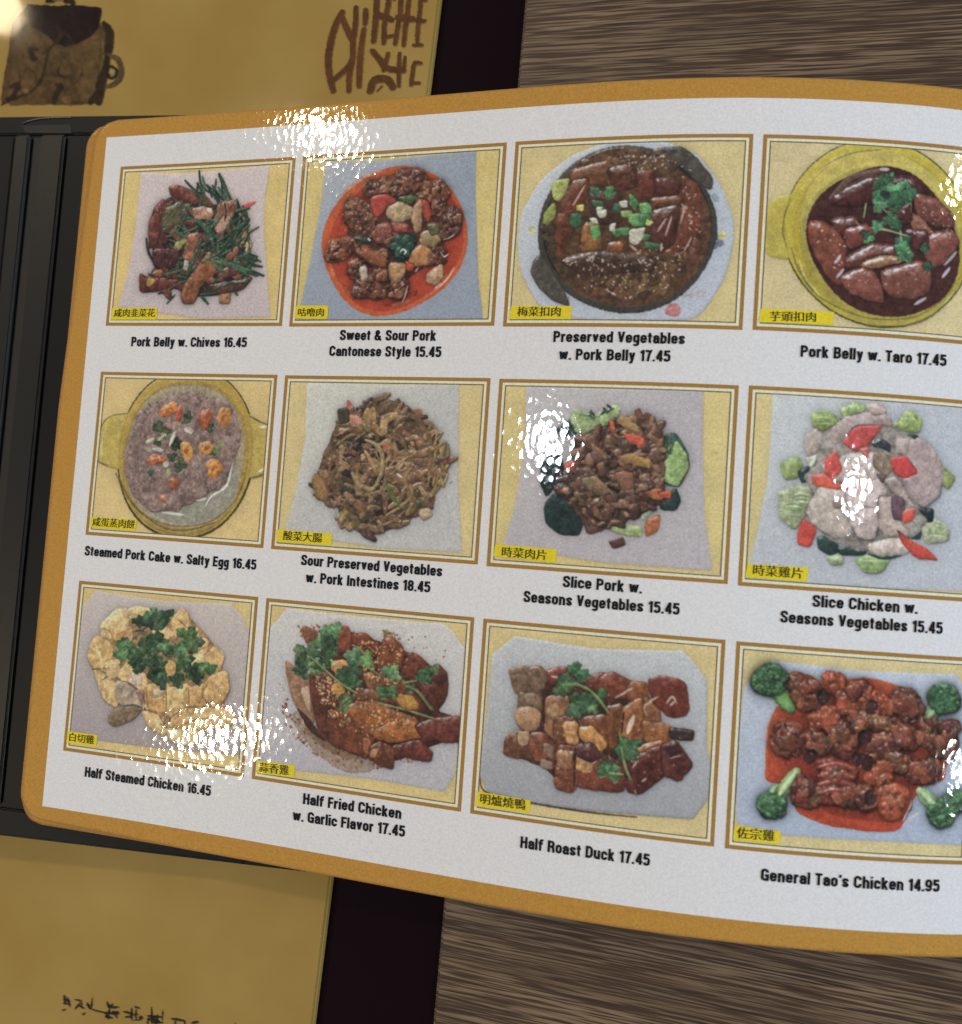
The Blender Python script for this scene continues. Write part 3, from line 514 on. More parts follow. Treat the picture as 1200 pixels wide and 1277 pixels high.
def fried(c):
    base(c, (208, 184, 120), "225,112 560,150 985,185 1040,240 1082,300 1060,620 1040,900 985,990 620,930 265,893 85,850 100,560 135,220", (200, 196, 190), ((0, 1), (172, 168, 174)))
    c.part('crumbs'); c.S((150, 100, 60), "270,640 380,760 500,850 620,870", 90, h=1, al=.45, over=True); c.S((120, 74, 42), "330,690 430,770 560,820", 60, h=1, al=.5, over=True)
    c.blobs([(150, 92, 54), (128, 74, 44), (164, 112, 72)], "270,640 420,740 640,830 700,880 480,880 380,830 270,740", 90, 3, 10, h=3); c.blobs([(150, 92, 60), (120, 70, 50)], "185,470 230,520 260,640 320,780 280,760 200,640", 26, 3, 11, h=3)
    c.blobs([(150, 104, 66), (130, 90, 60)], "260,190 380,190 380,240 300,260", 30, 3, 9, h=3); c.blobs([(160, 120, 70), (140, 100, 60)], "680,210 770,230 770,260 690,250", 18, 3, 9, h=3); c.blobs([(120, 90, 70)], "150,200 1000,250 1040,500 1000,600 750,240 240,240", 26, 2, 5, h=2); c.blobs([(140, 96, 60)], "740,820 860,840 800,860", 14, 3, 8, h=3)
    c.part('food')
    c.P((76, 40, 28), "430,190 520,200 700,260 900,340 990,440 960,600 1060,640 1060,750 920,800 740,880 560,820 380,720 340,500 360,300", h=12, bev=30, mot=.4, tex=1, ex=.93)
    c.P((160, 118, 84), "220,370 250,390 330,450 350,520 355,670 300,640 250,540 225,440", h=16, bev=30, mot=.25, tex=.8, gloss=.3); c.P((196, 160, 128), "285,500 330,480 340,600 330,620", h=4, mot=.15); c.P((70, 40, 30), "270,590 330,640 360,680 420,760 330,700", h=8)
    for q, k in [("300,195 360,215 370,260 320,285 300,240", (150, 88, 56)), ("430,190 525,205 530,300 480,320 440,260", (128, 64, 40)), ("545,240 600,235 670,280 670,340 600,330 550,290", (118, 54, 34)), ("690,260 720,250 780,290 780,360 740,430 660,390 670,310", (132, 66, 38)), ("820,320 895,370 890,440 820,445 780,420", (112, 52, 34)), ("940,380 995,430 990,540 940,610 870,540 880,470", (92, 46, 34)),
                 ("340,430 440,440 500,560 520,680 480,780 380,700 350,560", (94, 48, 32)), ("420,600 560,640 640,720 610,830 500,780 430,720", (108, 54, 34)), ("520,600 600,550 720,600 840,640 860,720 780,755 660,740 560,680", (146, 78, 38)), ("640,700 760,650 850,660 850,740 740,756 660,740", (166, 92, 42)), ("850,670 940,640 1060,632 1060,752 980,750 880,730", (106, 48, 36)),
                 ("740,770 850,740 920,800 910,845 820,830 750,815", (98, 44, 34)), ("620,780 680,750 740,800 735,885 660,860 620,830", (112, 56, 36)), ("590,430 640,420 660,480 620,500", (150, 90, 52)), ("680,420 760,430 860,540 860,600 760,580 660,500", (104, 56, 34)), ("560,490 680,520 720,560 560,560", (110, 66, 40))]:
        c.P(k, q, h=16, bev=56, gloss=.55, mot=.34, tex=.9, wob=1.5, ex=1.12, base=.92)
    c.P((196, 144, 80), "440,370 500,360 540,400 480,430 440,410", h=8); c.P((190, 132, 60), "440,480 490,470 510,520 470,550 445,520", h=8); c.P((186, 124, 50), "760,520 830,530 860,580 810,605 760,570", h=10, tex=1.6); c.P((178, 132, 84), "630,790 670,780 650,830 625,830", h=5); c.P((170, 100, 60), "590,730 630,740 615,820 590,790", h=5)
    c.blobs([(178, 124, 66), (160, 104, 54), (196, 148, 90), (128, 78, 44)], "370,450 500,440 640,560 760,600 840,720 640,740 480,680 380,560", 170, 3, 9, h=6, base=1); c.blobs([(178, 124, 66), (196, 148, 90)], "560,260 780,300 760,480 640,480 540,400", 120, 3, 8, h=5, base=1); c.blobs([(200, 160, 110)], "360,440 440,450 430,560 370,520", 40, 3, 7, h=4, base=1)
    c.part('garnish'); L = [(60, 104, 66), (78, 124, 78), (48, 86, 60), (94, 140, 88)]
    for x, y, r in [(290, 320, 46), (350, 330, 52), (310, 370, 50), (300, 415, 46), (380, 380, 56), (430, 240, 60), (420, 290, 50), (450, 320, 40), (360, 290, 40), (420, 370, 40), (560, 340, 54), (600, 370, 50), (540, 400, 50), (500, 440, 54), (540, 470, 44), (720, 410, 44), (750, 440, 36), (690, 510, 40), (735, 515, 36), (900, 430, 44), (930, 400, 30), (870, 450, 30), (515, 555, 44), (490, 590, 34), (820, 490, 30)]: c.leaf(L, x, y, r)
    for q in ["340,350 410,410 480,470 560,520 680,570 800,600 930,640", "620,400 700,450 780,480 850,510 920,600", "540,290 580,310 640,390", "740,480 790,470 850,460", "490,640 485,580 530,540", "850,500 930,600"]: c.S((112, 128, 74), q, 12, h=6)
    c.sparkle("360,450 840,640 740,860 440,720", 70, 5, 12, (226, 190, 160), .5); c.sparkle("560,260 980,450 940,580 600,330", 40, 5, 12, (220, 180, 150), .45)
def duck(c):
    base(c, (208, 186, 126), "220,115 560,170 955,182 1010,240 1062,310 1062,600 1085,700 1070,830 1005,918 560,880 300,850 100,800 65,720 95,480 120,200", (186, 188, 188), ((0, 1), (150, 150, 154)), h=6)
    c.S((74, 54, 44), "66,735 100,805 300,848 560,886 760,906", 8, h=.3, over=True)
    c.part('food')
    c.P((74, 44, 30), "210,262 440,255 660,275 800,320 860,420 900,560 1000,680 850,780 690,795 420,790 340,700 180,650 240,520 220,420", h=10, bev=30, mot=.4, tex=1, ex=.93)
    for q, k in [("205,260 330,252 362,290 330,370 240,370 215,320", (118, 86, 64)), ("240,365 330,370 345,440 240,450", (124, 92, 66)), ("360,265 450,250 460,310 380,330", (116, 56, 44)), ("180,570 240,530 300,560 290,650 180,635", (112, 64, 42)), ("300,545 360,550 400,600 395,690 330,660 290,620", (122, 66, 44)),
                 ("360,390 450,380 460,460 400,560 360,520", (150, 96, 62)), ("400,480 480,470 510,520 480,600 400,590", (110, 62, 38)), ("440,500 500,490 500,580 460,600", (176, 118, 66)), ("415,600 490,605 488,790 400,770", (120, 62, 38)), ("412,620 486,620 486,690 414,690", (162, 108, 70)), ("495,620 600,650 700,720 690,795 495,765", (112, 54, 36)), ("500,640 560,650 560,700 500,700", (178, 124, 72)),
                 ("530,300 600,275 640,290 610,350 540,340", (110, 52, 36)), ("600,300 650,275 740,320 720,370 650,400 600,370", (120, 56, 36)), ("720,320 800,320 800,400 720,400", (132, 72, 38)), ("520,480 620,460 640,580 560,590 505,550", (128, 66, 36)), ("510,520 560,510 620,580 600,620 520,570", (188, 128, 66)), ("620,430 700,420 690,560 640,600", (124, 68, 36)),
                 ("700,430 790,390 810,500 760,580 690,540", (146, 82, 42)), ("780,380 850,420 860,500 800,520", (136, 78, 44)), ("780,490 880,500 930,540 880,580 800,570", (140, 80, 42)), ("760,600 870,570 830,620 770,630", (168, 98, 44)), ("810,310 850,295 965,325 972,450 900,465 830,400", (104, 44, 32)), ("740,650 860,600 900,650 880,720 780,795 720,780", (92, 38, 30)), ("870,600 930,582 960,620 1000,680 940,740 880,720", (94, 42, 34)),
                 ("490,600 560,580 600,640 560,670 500,640", (74, 40, 34)), ("600,620 680,660 700,720 620,700", (80, 40, 32))]:
        c.P(k, q, h=15, bev=60, gloss=.7, mot=.36, tex=.6, wob=1.6, ex=1.16, base=.93)
    c.B((170, 122, 84), 282, 475, 62, 54, 0, h=26, lump=.08, mot=.25, tex=1.2); c.P((58, 38, 36), "900,515 1005,525 1000,575 900,565", h=14, gloss=.5); c.S((190, 184, 180), "930,548 990,545", 7, h=1, al=.6); c.P((60, 34, 30), "880,590 930,582 960,630 900,650", h=8, gloss=.6)
    c.B((196, 148, 104), 400, 440, 30, 42, 30, h=8); c.P((180, 140, 104), "235,535 290,530 280,590 240,590", h=6); c.P((160, 120, 92), "350,580 395,590 390,660 350,620", h=6); c.P((150, 116, 96), "335,650 390,660 390,705 340,690", h=6)
    c.S((60, 34, 26), "490,610 486,780", 7, h=1, over=True, base=.7); c.S((50, 30, 26), "700,450 690,540", 9, h=1, over=True); c.S((50, 36, 30), "360,300 350,400 360,520", 10, h=1)
    c.gl([(715, 540), (730, 500), (745, 460)], 22, (240, 226, 206), .75); 
    for q in ["885,410 910,380 930,410", "900,420 920,400", "660,385 740,340", "780,750 800,735", "740,690 760,660", "380,290 440,300", "800,460 790,420 850,380"]: c.gl(pts(q), 9, (226, 206, 190), .7)
    c.sparkle("400,300 900,350 980,660 800,780 420,780", 70, 6, 16, (220, 184, 160), .5)
    c.part('garnish'); L = [(50, 98, 62), (64, 116, 72), (42, 82, 56)]
    for x, y, r in [(490, 260, 46), (510, 285, 40), (460, 310, 46), (420, 350, 42), (450, 335, 40), (500, 420, 56), (540, 400, 46), (490, 450, 44), (560, 430, 36), (600, 370, 34), (580, 400, 28), (700, 600, 48), (740, 590, 40), (720, 640, 44), (690, 620, 36), (625, 690, 42), (655, 720, 40), (640, 700, 30)]: c.leaf(L, x, y, r)
    for q in ["490,320 560,360 620,430 670,510 690,570", "690,600 710,690 740,760 756,805", "640,715 700,720", "450,330 500,330 540,350"]: c.S((126, 140, 84), q, 13, h=7)
def general(c):
    base(c, (206, 186, 128), "265,125 640,170 1125,190 1164,240 1164,985 800,960 300,935 110,885 105,600 140,250", (182, 188, 198), ((0, 1), (160, 170, 186)))
    c.part('sauce')
    c.P((176, 74, 44), "290,330 560,210 720,200 880,250 960,330 1000,480 1090,580 1070,690 960,700 900,800 855,915 700,915 520,890 380,830 340,700 235,690 240,560 250,430", h=5, bev=14, mot=.15, tex=.2, gloss=.3, grad=((0, 1), (172, 60, 36)))
    c.P((150, 44, 24), "330,360 700,240 940,360 1060,580 880,780 840,880 560,850 400,760 300,560", h=2, bev=20, mot=.25, al=.6, over=True)
    c.S((206, 96, 36), "240,680 250,450 290,340", 14, h=1, al=.6, over=True)
    c.part('food'); M = [(112, 54, 36), (98, 46, 32), (130, 64, 40), (90, 44, 34)]; N = [(146, 74, 46), (84, 40, 32), (126, 58, 38), (110, 52, 36), (104, 62, 40)]
    for x, y, rx, ry, a, o in [(410, 270, 80, 90, 0, 0), (545, 230, 58, 60, 0, 1), (620, 320, 70, 60, 20, 1), (740, 320, 90, 60, 10, 1), (890, 330, 80, 72, 30, 0), (510, 390, 70, 56, -20, 1), (340, 490, 78, 94, 0, 0), (480, 510, 66, 56, 20, 0), (590, 490, 76, 90, 0, 0), (700, 400, 90, 46, 0, 2), (790, 420, 80, 40, 10, 2),
                               (780, 530, 90, 80, 0, 0), (880, 480, 66, 70, 0, 0), (985, 450, 62, 70, 0, 2), (1060, 520, 66, 70, 30, 0), (1090, 450, 44, 44, 0, 0), (960, 640, 100, 60, -10, 0), (560, 650, 110, 64, 10, 3), (580, 740, 110, 64, 0, 3), (420, 740, 66, 78, 0, 0), (765, 650, 76, 60, -20, 1), (820, 770, 90, 90, 0, 1), (690, 760, 50, 60, 0, 0), (660, 260, 60, 44, 0, 0), (860, 600, 50, 40, 0, 0), (660, 440, 40, 36, 0, 2)]:
        k = {0: c.rnd.choice(M), 1: (164, 72, 40), 2: (136, 84, 46), 3: (136, 52, 40)}[o]
        c.B(k, x, y, rx, ry, a, h=44, p=2.3, lump=.2, gloss=.5, mot=.4, tex=1.2, wr=.2)
        n = 6 if o in (1, 2) else 12
        c.blobs(N if o != 1 else [(170, 82, 46), (150, 62, 38)], [(x-rx*.75, y-ry*.7), (x+rx*.75, y-ry*.7), (x+rx*.75, y+ry*.7), (x-rx*.75, y+ry*.7)], n, 16, 38, h=9, gloss=.6, tex=.8, base=.98, lump=.25)
    for y in (620, 660, 700, 740): c.S((150, 62, 46), [(480, y), (560, y-14), (640, y+6)], 30, h=16, gloss=.7)
    c.S((92, 52, 40), "1080,430 1110,430 1125,450", 26, h=14); c.S((92, 52, 40), "1090,530 1125,548", 18, h=10)
    for x, y in [(690, 480), (720, 340), (660, 580), (500, 300), (440, 570), (720, 760), (700, 600)]: c.B((50, 34, 34), x, y, 30, 34, 0, h=1, over=True, al=.8)
    c.sparkle("380,230 900,300 1060,520 860,820 420,780 300,500", 170, 5, 16, (226, 176, 150), .6)
    for q in ["865,890 910,850 950,830", "870,870 905,790 910,770", "905,410 930,400"]: c.gl(pts(q), 12, (226, 190, 190), .7)
    c.part('broccoli'); G = [(70, 112, 68), (58, 96, 60), (84, 128, 76), (50, 84, 54)]
    def floret(x, y, r, dx, dy, lt):
        c.S((146, 176, 108) if lt else (118, 160, 84), [(x+dx*.15, y+dy*.15), (x+dx, y+dy)], r*.8, h=r*.3, gloss=.2)
        if lt: c.S((170, 196, 136), [(x+dx*.3, y+dy*.3), (x+dx*.95, y+dy*.95)], r*.4, h=r*.3)
        for i in range(7):
            a = i*2.4; c.B(c.rnd.choice(G), x+r*.42*math.cos(a)*(i > 0), y+r*.38*math.sin(a)*(i > 0), r*.5, r*.46, 0, h=r*.4, tex=1.4, mot=.5, gloss=.1, lump=.15)
        for i in range(70):
            a = c.rnd.uniform(0, 6.28); q = r*math.sqrt(c.rnd.random())*.86
            c.B(c.rnd.choice(G), x+q*math.cos(a), y+q*math.sin(a)*.9, r*.13, r*.11, 0, h=r*.07, tex=1.2, mot=.4, gloss=.12, lump=.2, base=1)
    floret(255, 215, 92, 95, 135, 0); floret(225, 230, 60, 20, 30, 0); c.part('broccoli2'); floret(1060, 300, 86, -70, 90, 1); floret(1100, 320, 56, 0, 10, 0); c.part('broccoli3'); floret(270, 800, 76, 110, -160, 1); floret(250, 770, 40, 40, -60, 1); c.part('broccoli4'); floret(1060, 830, 84, -110, -100, 1); floret(1120, 780, 66, -30, -20, 0)
PHOTOS = [
 # crop x0,y0,scale, corners TL TR BL BR in photo pixels, painter, column, row, tag text, tag box (crop coords x0 y0 x1 y1)
 ((120, 180, 4.615), [(151, 208.6), (368.7, 194.7), (131.9, 406.4), (352.3, 406.4)], chives, 0, 0),
 ((350, 160, 4.0), [(378, 194.5), (632, 177.5), (361.2, 406.2), (617, 407.5)], sweetsour, 1, 0),
 ((620, 150, 3.636), [(643.4, 176.7), (939.8, 167), (627.4, 407.1), (926.1, 411.8)], belly, 2, 0),
 ((920, 150, 3.99), [(952.1, 167.5), (1246.9, 189.5), (938.8, 411.9), (1236.1, 432.8)], taro, 3, 0),
 ((90, 450, 4.444), [(126.5, 464), (346.5, 466.9), (106.4, 667.1), (328.5, 683.3)], porkcake, 0, 1),
 ((330, 450, 4.0), [(356.2, 467), (612, 472.5), (338, 685), (596.2, 703.7)], intestine, 1, 1),
 ((600, 460, 3.636), [(622.8, 472.4), (921.2, 480.6), (607.4, 705.6), (908, 729)], slicepork, 2, 1),
 ((910, 470, 3.87), [(934, 480.9), (1233, 502.1), (920.3, 731), (1222, 751)], slicechicken, 3, 1),
 ((70, 715, 4.404), [(99.5, 724.1), (322.5, 744.5), (78.6, 934.8), (303.9, 970.5)], steamed, 0, 2),
 ((300, 730, 3.871), [(332.3, 746.3), (591.9, 769.3), (314.2, 972), (575.1, 1011.6)], fried, 1, 2),
 ((580, 760, 3.529), [(602.7, 770.8), (903.9, 798.3), (587.1, 1015), (891.7, 1055.3)], duck, 2, 2),
 ((890, 790, 3.755), [(917.4, 800.1), (1218.9, 820.2), (905.2, 1058.4), (1207.5, 1078.1)], general, 3, 2),
]
def paint(k, W=330):
    (x0, y0, sc), cor, fn, col, row = PHOTOS[k]
    asp = (.832-2*INSET)/(1-2*INSET); H = int(round(W*asp))
    src = [((x-x0)*sc, (y-y0)*sc) for x, y in cor]
    i = INSET/(1-2*INSET)
    jx = i*2*W; jy = INSET/(.832-2*INSET)*2*H
    dst = [(-jx, -jy), (2*W+jx, -jy), (-jx, 2*H+jy), (2*W+jx, 2*H+jy)]
    c = Canvas(W, H, 11+k, homog(src, dst))
    fn(c)
    o, ids = c.finish()
    return o, ids, c.parts
# ---------------------------------------------------------------- condensed sans-serif lettering, drawn stroke by stroke
SW = .195                                   # stroke width, capital height = 1
def _arc(cx, cy, rx, ry, a0, a1, n=9):
    return [(cx+rx*math.cos(math.radians(a0+(a1-a0)*i/n)), cy+ry*math.sin(math.radians(a0+(a1-a0)*i/n))) for i in range(n+1)]
def _ring(l, r, b, t, ry=None):
    c = (l+r)/2; rx = (r-l)/2; ry = ry or rx*1.05
    return [(l, (b+t)/2)]+_arc(c, t-ry, rx, ry, 180, 0)+_arc(c, b+ry, rx, ry, 0, -180)+[(l, (b+t)/2)]
def _curve(P, n=6):
    P = np.array(P, float); e = np.vstack([2*P[0]-P[1], P, 2*P[-1]-P[-2]]); o = []
    for i in range(len(P)-1):
        a, b, c, d = e[i:i+4]
        for t in np.linspace(0, 1, n, endpoint=False): o.append(tuple(.5*((2*b)+(c-a)*t+(2*a-5*b+4*c-d)*t*t+(3*b-a-3*c+d)*t**3)))
    return o+[tuple(P[-1])]
def glyphs():
    h = SW/2; X = .745-h; T = 1-h; G = {}
    w = .50; l, r = h, w-h; c = w/2; q = (r-l)/2*1.05
    st = lambda x, b, t: [(x, b), (x, t)]
    arch = lambda l, r, t, b0, b1: [(l, b0), (l, t-q)]+_arc((l+r)/2, t-q, (r-l)/2, q, 180, 0)+[(r, b1)]
    G['o'] = (w, [_ring(l, r, h, X)])
    G['a'] = (w-.01, [[(l+.01, X-.20)]+_arc(c, X-q, (r-l)/2, q, 175, 0)+[(r, 0)], _curve([(r, .44), (c+.02, .405), (l+.05, .35), (l, .22), (l+.06, h+.005), (c-.01, h-.005), (r-.03, .16), (r, .25)])])
    G['b'] = (w, [st(l, 0, 1), _ring(l, r, h, X)]); G['d'] = (w, [st(r, 0, 1), _ring(l, r, h, X)])
    G['p'] = (w, [st(l, -.24, X+h), _ring(l, r, h, X)])
    G['g'] = (w, [_ring(l, r, h+.03, X), [(r, X+h), (r, -.06)]+_arc(c, -.06, (r-l)/2, .12, 0, -165)])
    G['c'] = (w-.01, [[(r, X-.22), (r, X-q)]+_arc(c, X-q, (r-l)/2, q, 0, 180)+_arc(c, h+q, (r-l)/2, q, 180, 360)+[(r, .27)]])
    G['e'] = (w, [[(l, .375), (r, .375), (r, X-q)]+_arc(c, X-q, (r-l)/2, q, 0, 180)+_arc(c, h+q, (r-l)/2, q, 180, 355)])
    G['f'] = (.38, [[(.15, 0), (.15, .76)]+_arc(.30, .76, .15, .145, 180, 90)+[(.38, .905)], [(0, .645), (.35, .645)]])
    G['h'] = (w, [st(l, 0, 1), arch(l, r, X, .3, 0)]); G['n'] = (w, [st(l, 0, X+h), arch(l, r, X, .3, 0)])
    G['m'] = (.76, [st(h, 0, X+h), arch(h, .38, X, .3, 0), arch(.38, .76-h, X, .3, 0)])
    G['r'] = (.345, [st(h, 0, X+h), [(h, .42)]+_curve([(h, .42), (.14, .58), (.22, .64), (.335, .64)])[1:]])
    G['i'] = (SW, [st(h, 0, .745), st(h, .86, 1)]); G['l'] = (SW, [st(h, 0, 1)])
    G['k'] = (w, [st(h, 0, 1), [(h, .27), (w-.10, .745)], [(h+.12, .40), (w-.09, 0)]])
    G['s'] = (w-.02, [_curve([(r-.01, X-.17), (r-.05, X-.04), (c, X), (l+.04, X-.04), (l, X-.13), (l+.05, .42), (c, .36), (r-.07, .30), (r-.02, .19), (r-.06, h+.03), (c, h), (l+.04, h+.03), (l, h+.17)])])
    G['t'] = (.335, [[(.155, .93), (.155, .2)]+_arc(.275, .2, .12, .115, 180, 265), [(0, .665), (.315, .665)]])
    G['u'] = (w, [[(l, .745), (l, h+q)]+_arc(c, h+q, (r-l)/2, q, 180, 360)+[(r, .745)], st(r, 0, .745)])
    G['v'] = (w-.01, [[(.09, .745), (w/2-.005, .06)], [(w-.10, .745), (w/2-.005, .06)]])
    G['w'] = (.72, [[(.085, .745), (.215, .05)], [(.36, .70), (.215, .05)], [(.36, .70), (.505, .05)], [(.635, .745), (.505, .05)]])
    G['y'] = (w-.01, [[(.09, .745), (w/2+.005, .05)], [(w-.10, .745), (w/2, .02), (w/2-.04, -.13), (.13, -.155), (.06, -.15)]])
    W = .57; L, R = h, W-h; C = W/2; Q = (R-L)/2*1.05
    G['P'] = (.55, [st(L, 0, 1), [(L, T), (.28, T)]+_arc(.28, T-.215, .55-h-.28, .215, 90, -90)+[(L, T-.43)]])
    G['B'] = (.56, [st(L, 0, 1), [(L, T), (.28, T)]+_arc(.28, T-.195, .54-h-.28, .195, 90, -90)+[(L, T-.39)], [(L, T-.39), (.29, T-.39)]+_arc(.29, (T-.39+h)/2, .56-h-.29, (T-.39-h)/2, 90, -90)+[(L, h)]])
    G['D'] = (W, [st(L, 0, 1), [(L, T), (.27, T)]+_arc(.27, T-.24, R-.27, .24, 90, 0)+_arc(.27, h+.24, R-.27, .24, 0, -90)+[(L, h)]])
    G['R'] = (.57, [st(L, 0, 1), [(L, T), (.28, T)]+_arc(.28, T-.205, .56-h-.28, .205, 90, -90)+[(L, T-.41)], [(.28, T-.41), (.42, T-.46), (.46, .3), (.475, 0)]])
    G['C'] = (W, [[(R, .66), (R, T-Q)]+_arc(C, T-Q, (R-L)/2, Q, 0, 180)+_arc(C, h+Q, (R-L)/2, Q, 180, 360)+[(R, .36)]])
    G['G'] = (W, [[(R, .68), (R, T-Q)]+_arc(C, T-Q, (R-L)/2, Q, 0, 180)+_arc(C, h+Q, (R-L)/2, Q, 180, 360)+[(R, .46), (C, .46)], st(R, 0, .46)])
    G['E'] = (.47, [st(L, 0, 1), [(L, T), (.47, T)], [(L, .52), (.44, .52)], [(L, h), (.47, h)]]); G['F'] = (.46, [st(L, 0, 1), [(L, T), (.46, T)], [(L, .51), (.42, .51)]])
    G['H'] = (W, [st(L, 0, 1), st(R, 0, 1), [(L, .53), (R, .53)]]); G['I'] = (SW, [st(h, 0, 1)])
    G['S'] = (.55, [_curve([(.455, .68), (.44, .80), (.38, .89), (.275, T), (.16, .88), (.10, .75), (.14, .62), (.275, .52), (.40, .43), (.455, .28), (.40, .13), (.275, h), (.15, .12), (.10, .22), (.09, .34)])])
    G['T'] = (.50, [st(.25, 0, 1), [(0, T), (.50, T)]]); G['V'] = (.56, [[(.09, 1), (.28, .06)], [(.47, 1), (.28, .06)]])
    G['&'] = (.66, [_curve([(.62, 0), (.42, .27), (.19, .62), (.17, .79), (.28, T), (.39, .80), (.34, .64), (.16, .47), (.10, .27), (.15, .13), (.28, h), (.43, .17), (.53, .44)])])
    G['’'] = (.17, [[(.10, 1), (.10, .86), (.05, .74)]]); G['.'] = (SW, [st(h, 0, .165)])
    G['1'] = (.36, [st(.25, 0, 1), [(.25, .93), (.16, .80), (.03, .77)]]); G['4'] = (.52, [st(.37, 0, 1), [(.37, .97), (.075, .30)], [(.03, .27), (.52, .27)]])
    G['5'] = (.52, [[(.48, T), (.13, T), (.10, .52)], _curve([(.10, .50), (.18, .60), (.30, .61), (.41, .52), (.43, .34), (.39, .16), (.26, h), (.14, .13), (.09, .27)])])
    G['6'] = (.52, [_ring(h, .52-h, h, .585), _curve([(.43, .74), (.40, .85), (.28, T), (.15, .84), (.10, .62), (h, .33)])]); G['9'] = (.52, [_ring(h, .52-h, .415, T), _curve([(.09, .26), (.12, .15), (.24, h), (.37, .16), (.42, .38), (.52-h, .67)])])
    G['7'] = (.48, [[(0, T), (.40, T), (.28, .62), (.19, 0)]]); G['8'] = (.52, [_ring(h+.01, .51-h, .52, T), _ring(h, .52-h, h, .52)])
    return G
GLYPH = glyphs()
def ribbon(P, w=SW):
    """outline strip of a stroke: vertices and quads"""
    P = np.array(P, float); keep = np.r_[True, np.linalg.norm(np.diff(P, axis=0), axis=1) > 1e-5]; P = P[keep]; n = len(P)
    closed = n > 3 and np.allclose(P[0], P[-1])
    d = np.diff(P, axis=0); d /= np.linalg.norm(d, axis=1)[:, None]; V = []
    for i in range(n):
        a = d[i-1] if i > 0 else (d[-1] if closed else d[0]); b = d[i] if i < n-1 else (d[0] if closed else d[-1])
        t = a+b; t /= max(np.linalg.norm(t), 1e-6); k = 1/max(.55, float(t @ b)); nn = np.array([-t[1], t[0]])*w/2*k
        V += [P[i]+nn, P[i]-nn]
    return np.array(V), [(2*i, 2*i+1, 2*i+3, 2*i+2) for i in range(n-1)]
def lettering(text, track=.072, space=.30):
    V = []; F = []; L = []; x = 0
    for ch in text:
        if ch == ' ': x += space; continue
        w, strokes = GLYPH[ch]
        for j, s in enumerate(strokes):
            v, f = ribbon(s); b = sum(len(a) for a in V); V.append(v+[x, 0]); F += [tuple(i+b for i in q) for q in f]; L += [j]*len(v)
        x += w+track
    return np.vstack(V), F, np.array(L)
# ---------------------------------------------------------------- the page as a curved sheet
TH = [-0.02, -0.0005545936208888049, 0.022385470857615924, 0.02818543553812677, -0.027417508952966397, -0.14481743111032475, -0.27710126448811584, -0.4330625105841778, -0.5305865719481435, -0.6113775118751745]
KN = np.array([-.6, .2, 1.0, 1.8, 2.6, 3.2, 3.8, 4.4, 5.2, 6.0]); TW = [-0.023104153683423022, 0.02060637365038845, -0.006851649005413864]
SG = np.linspace(-.6, 6, 661)
def _spline():
    y = np.array(TH); n = len(KN); h = np.diff(KN); A = np.eye(n); b = np.zeros(n)
    for i in range(1, n-1):
        A[i, i-1] = h[i-1]; A[i, i] = 2*(h[i-1]+h[i]); A[i, i+1] = h[i]; b[i] = 6*((y[i+1]-y[i])/h[i]-(y[i]-y[i-1])/h[i-1])
    m = np.linalg.solve(A, b); k = np.clip(np.searchsorted(KN, SG, side='right')-1, 0, n-2); t = SG-KN[k]; H = h[k]
    return y[k]+t*((y[k+1]-y[k])/H-H*(2*m[k]+m[k+1])/6)+t*t*m[k]/2+t**3*(m[k+1]-m[k])/(6*H)
_th = _spline()
_cx = np.r_[0, np.cumsum(np.cos((_th[1:]+_th[:-1])/2)*np.diff(SG))]; _cz = np.r_[0, np.cumsum(np.sin((_th[1:]+_th[:-1])/2)*np.diff(SG))]
_cx -= _cx[60]; _cz -= _cz[60]
def page(s, t, up=0.0):
    """point of the page at page coordinates s (across) and t (down), `up` units above it"""
    s = np.asarray(s, float); t = np.asarray(t, float)
    x = np.interp(s, SG, _cx); z = np.interp(s, SG, _cz); th = np.interp(s, SG, _th)
    u = s/4; z = z+(t-1.4)*sum(c*u**(k+1) for k, c in enumerate(TW))
    return np.stack([x-up*np.sin(th), -t, z+up*np.cos(th)], -1)*U
def _proj(s, t):
    C = page(s, t)/U @ ROT.T+TRA
    return np.stack([600-1000*C[..., 0]/C[..., 2], 638.5+1000*C[..., 1]/C[..., 2]], -1)
def on_page(x, y):
    """page coordinates of a spot seen in the photograph"""
    q = np.array([2., 1.4])
    for _ in range(25):
        f = _proj(q[0], q[1])-[x, y]; e = 1e-4
        J = np.array([(_proj(q[0]+e, q[1])-[x, y]-f)/e, (_proj(q[0], q[1]+e)-[x, y]-f)/e]).T
        q = q-np.linalg.solve(J, f)
    return q
def on_plane(x, y, z=-.5, slope=0., x0=0.):
    """point of the plane height = z + slope*(X-x0) seen at a spot of the photograph"""
    v = ROT.T @ np.array([(x-600)/1000, -(y-638.5)/1000, -1])
    k = (z+slope*(CAM[0]-x0)-CAM[2])/(v[2]-slope*v[0]); return CAM+k*v
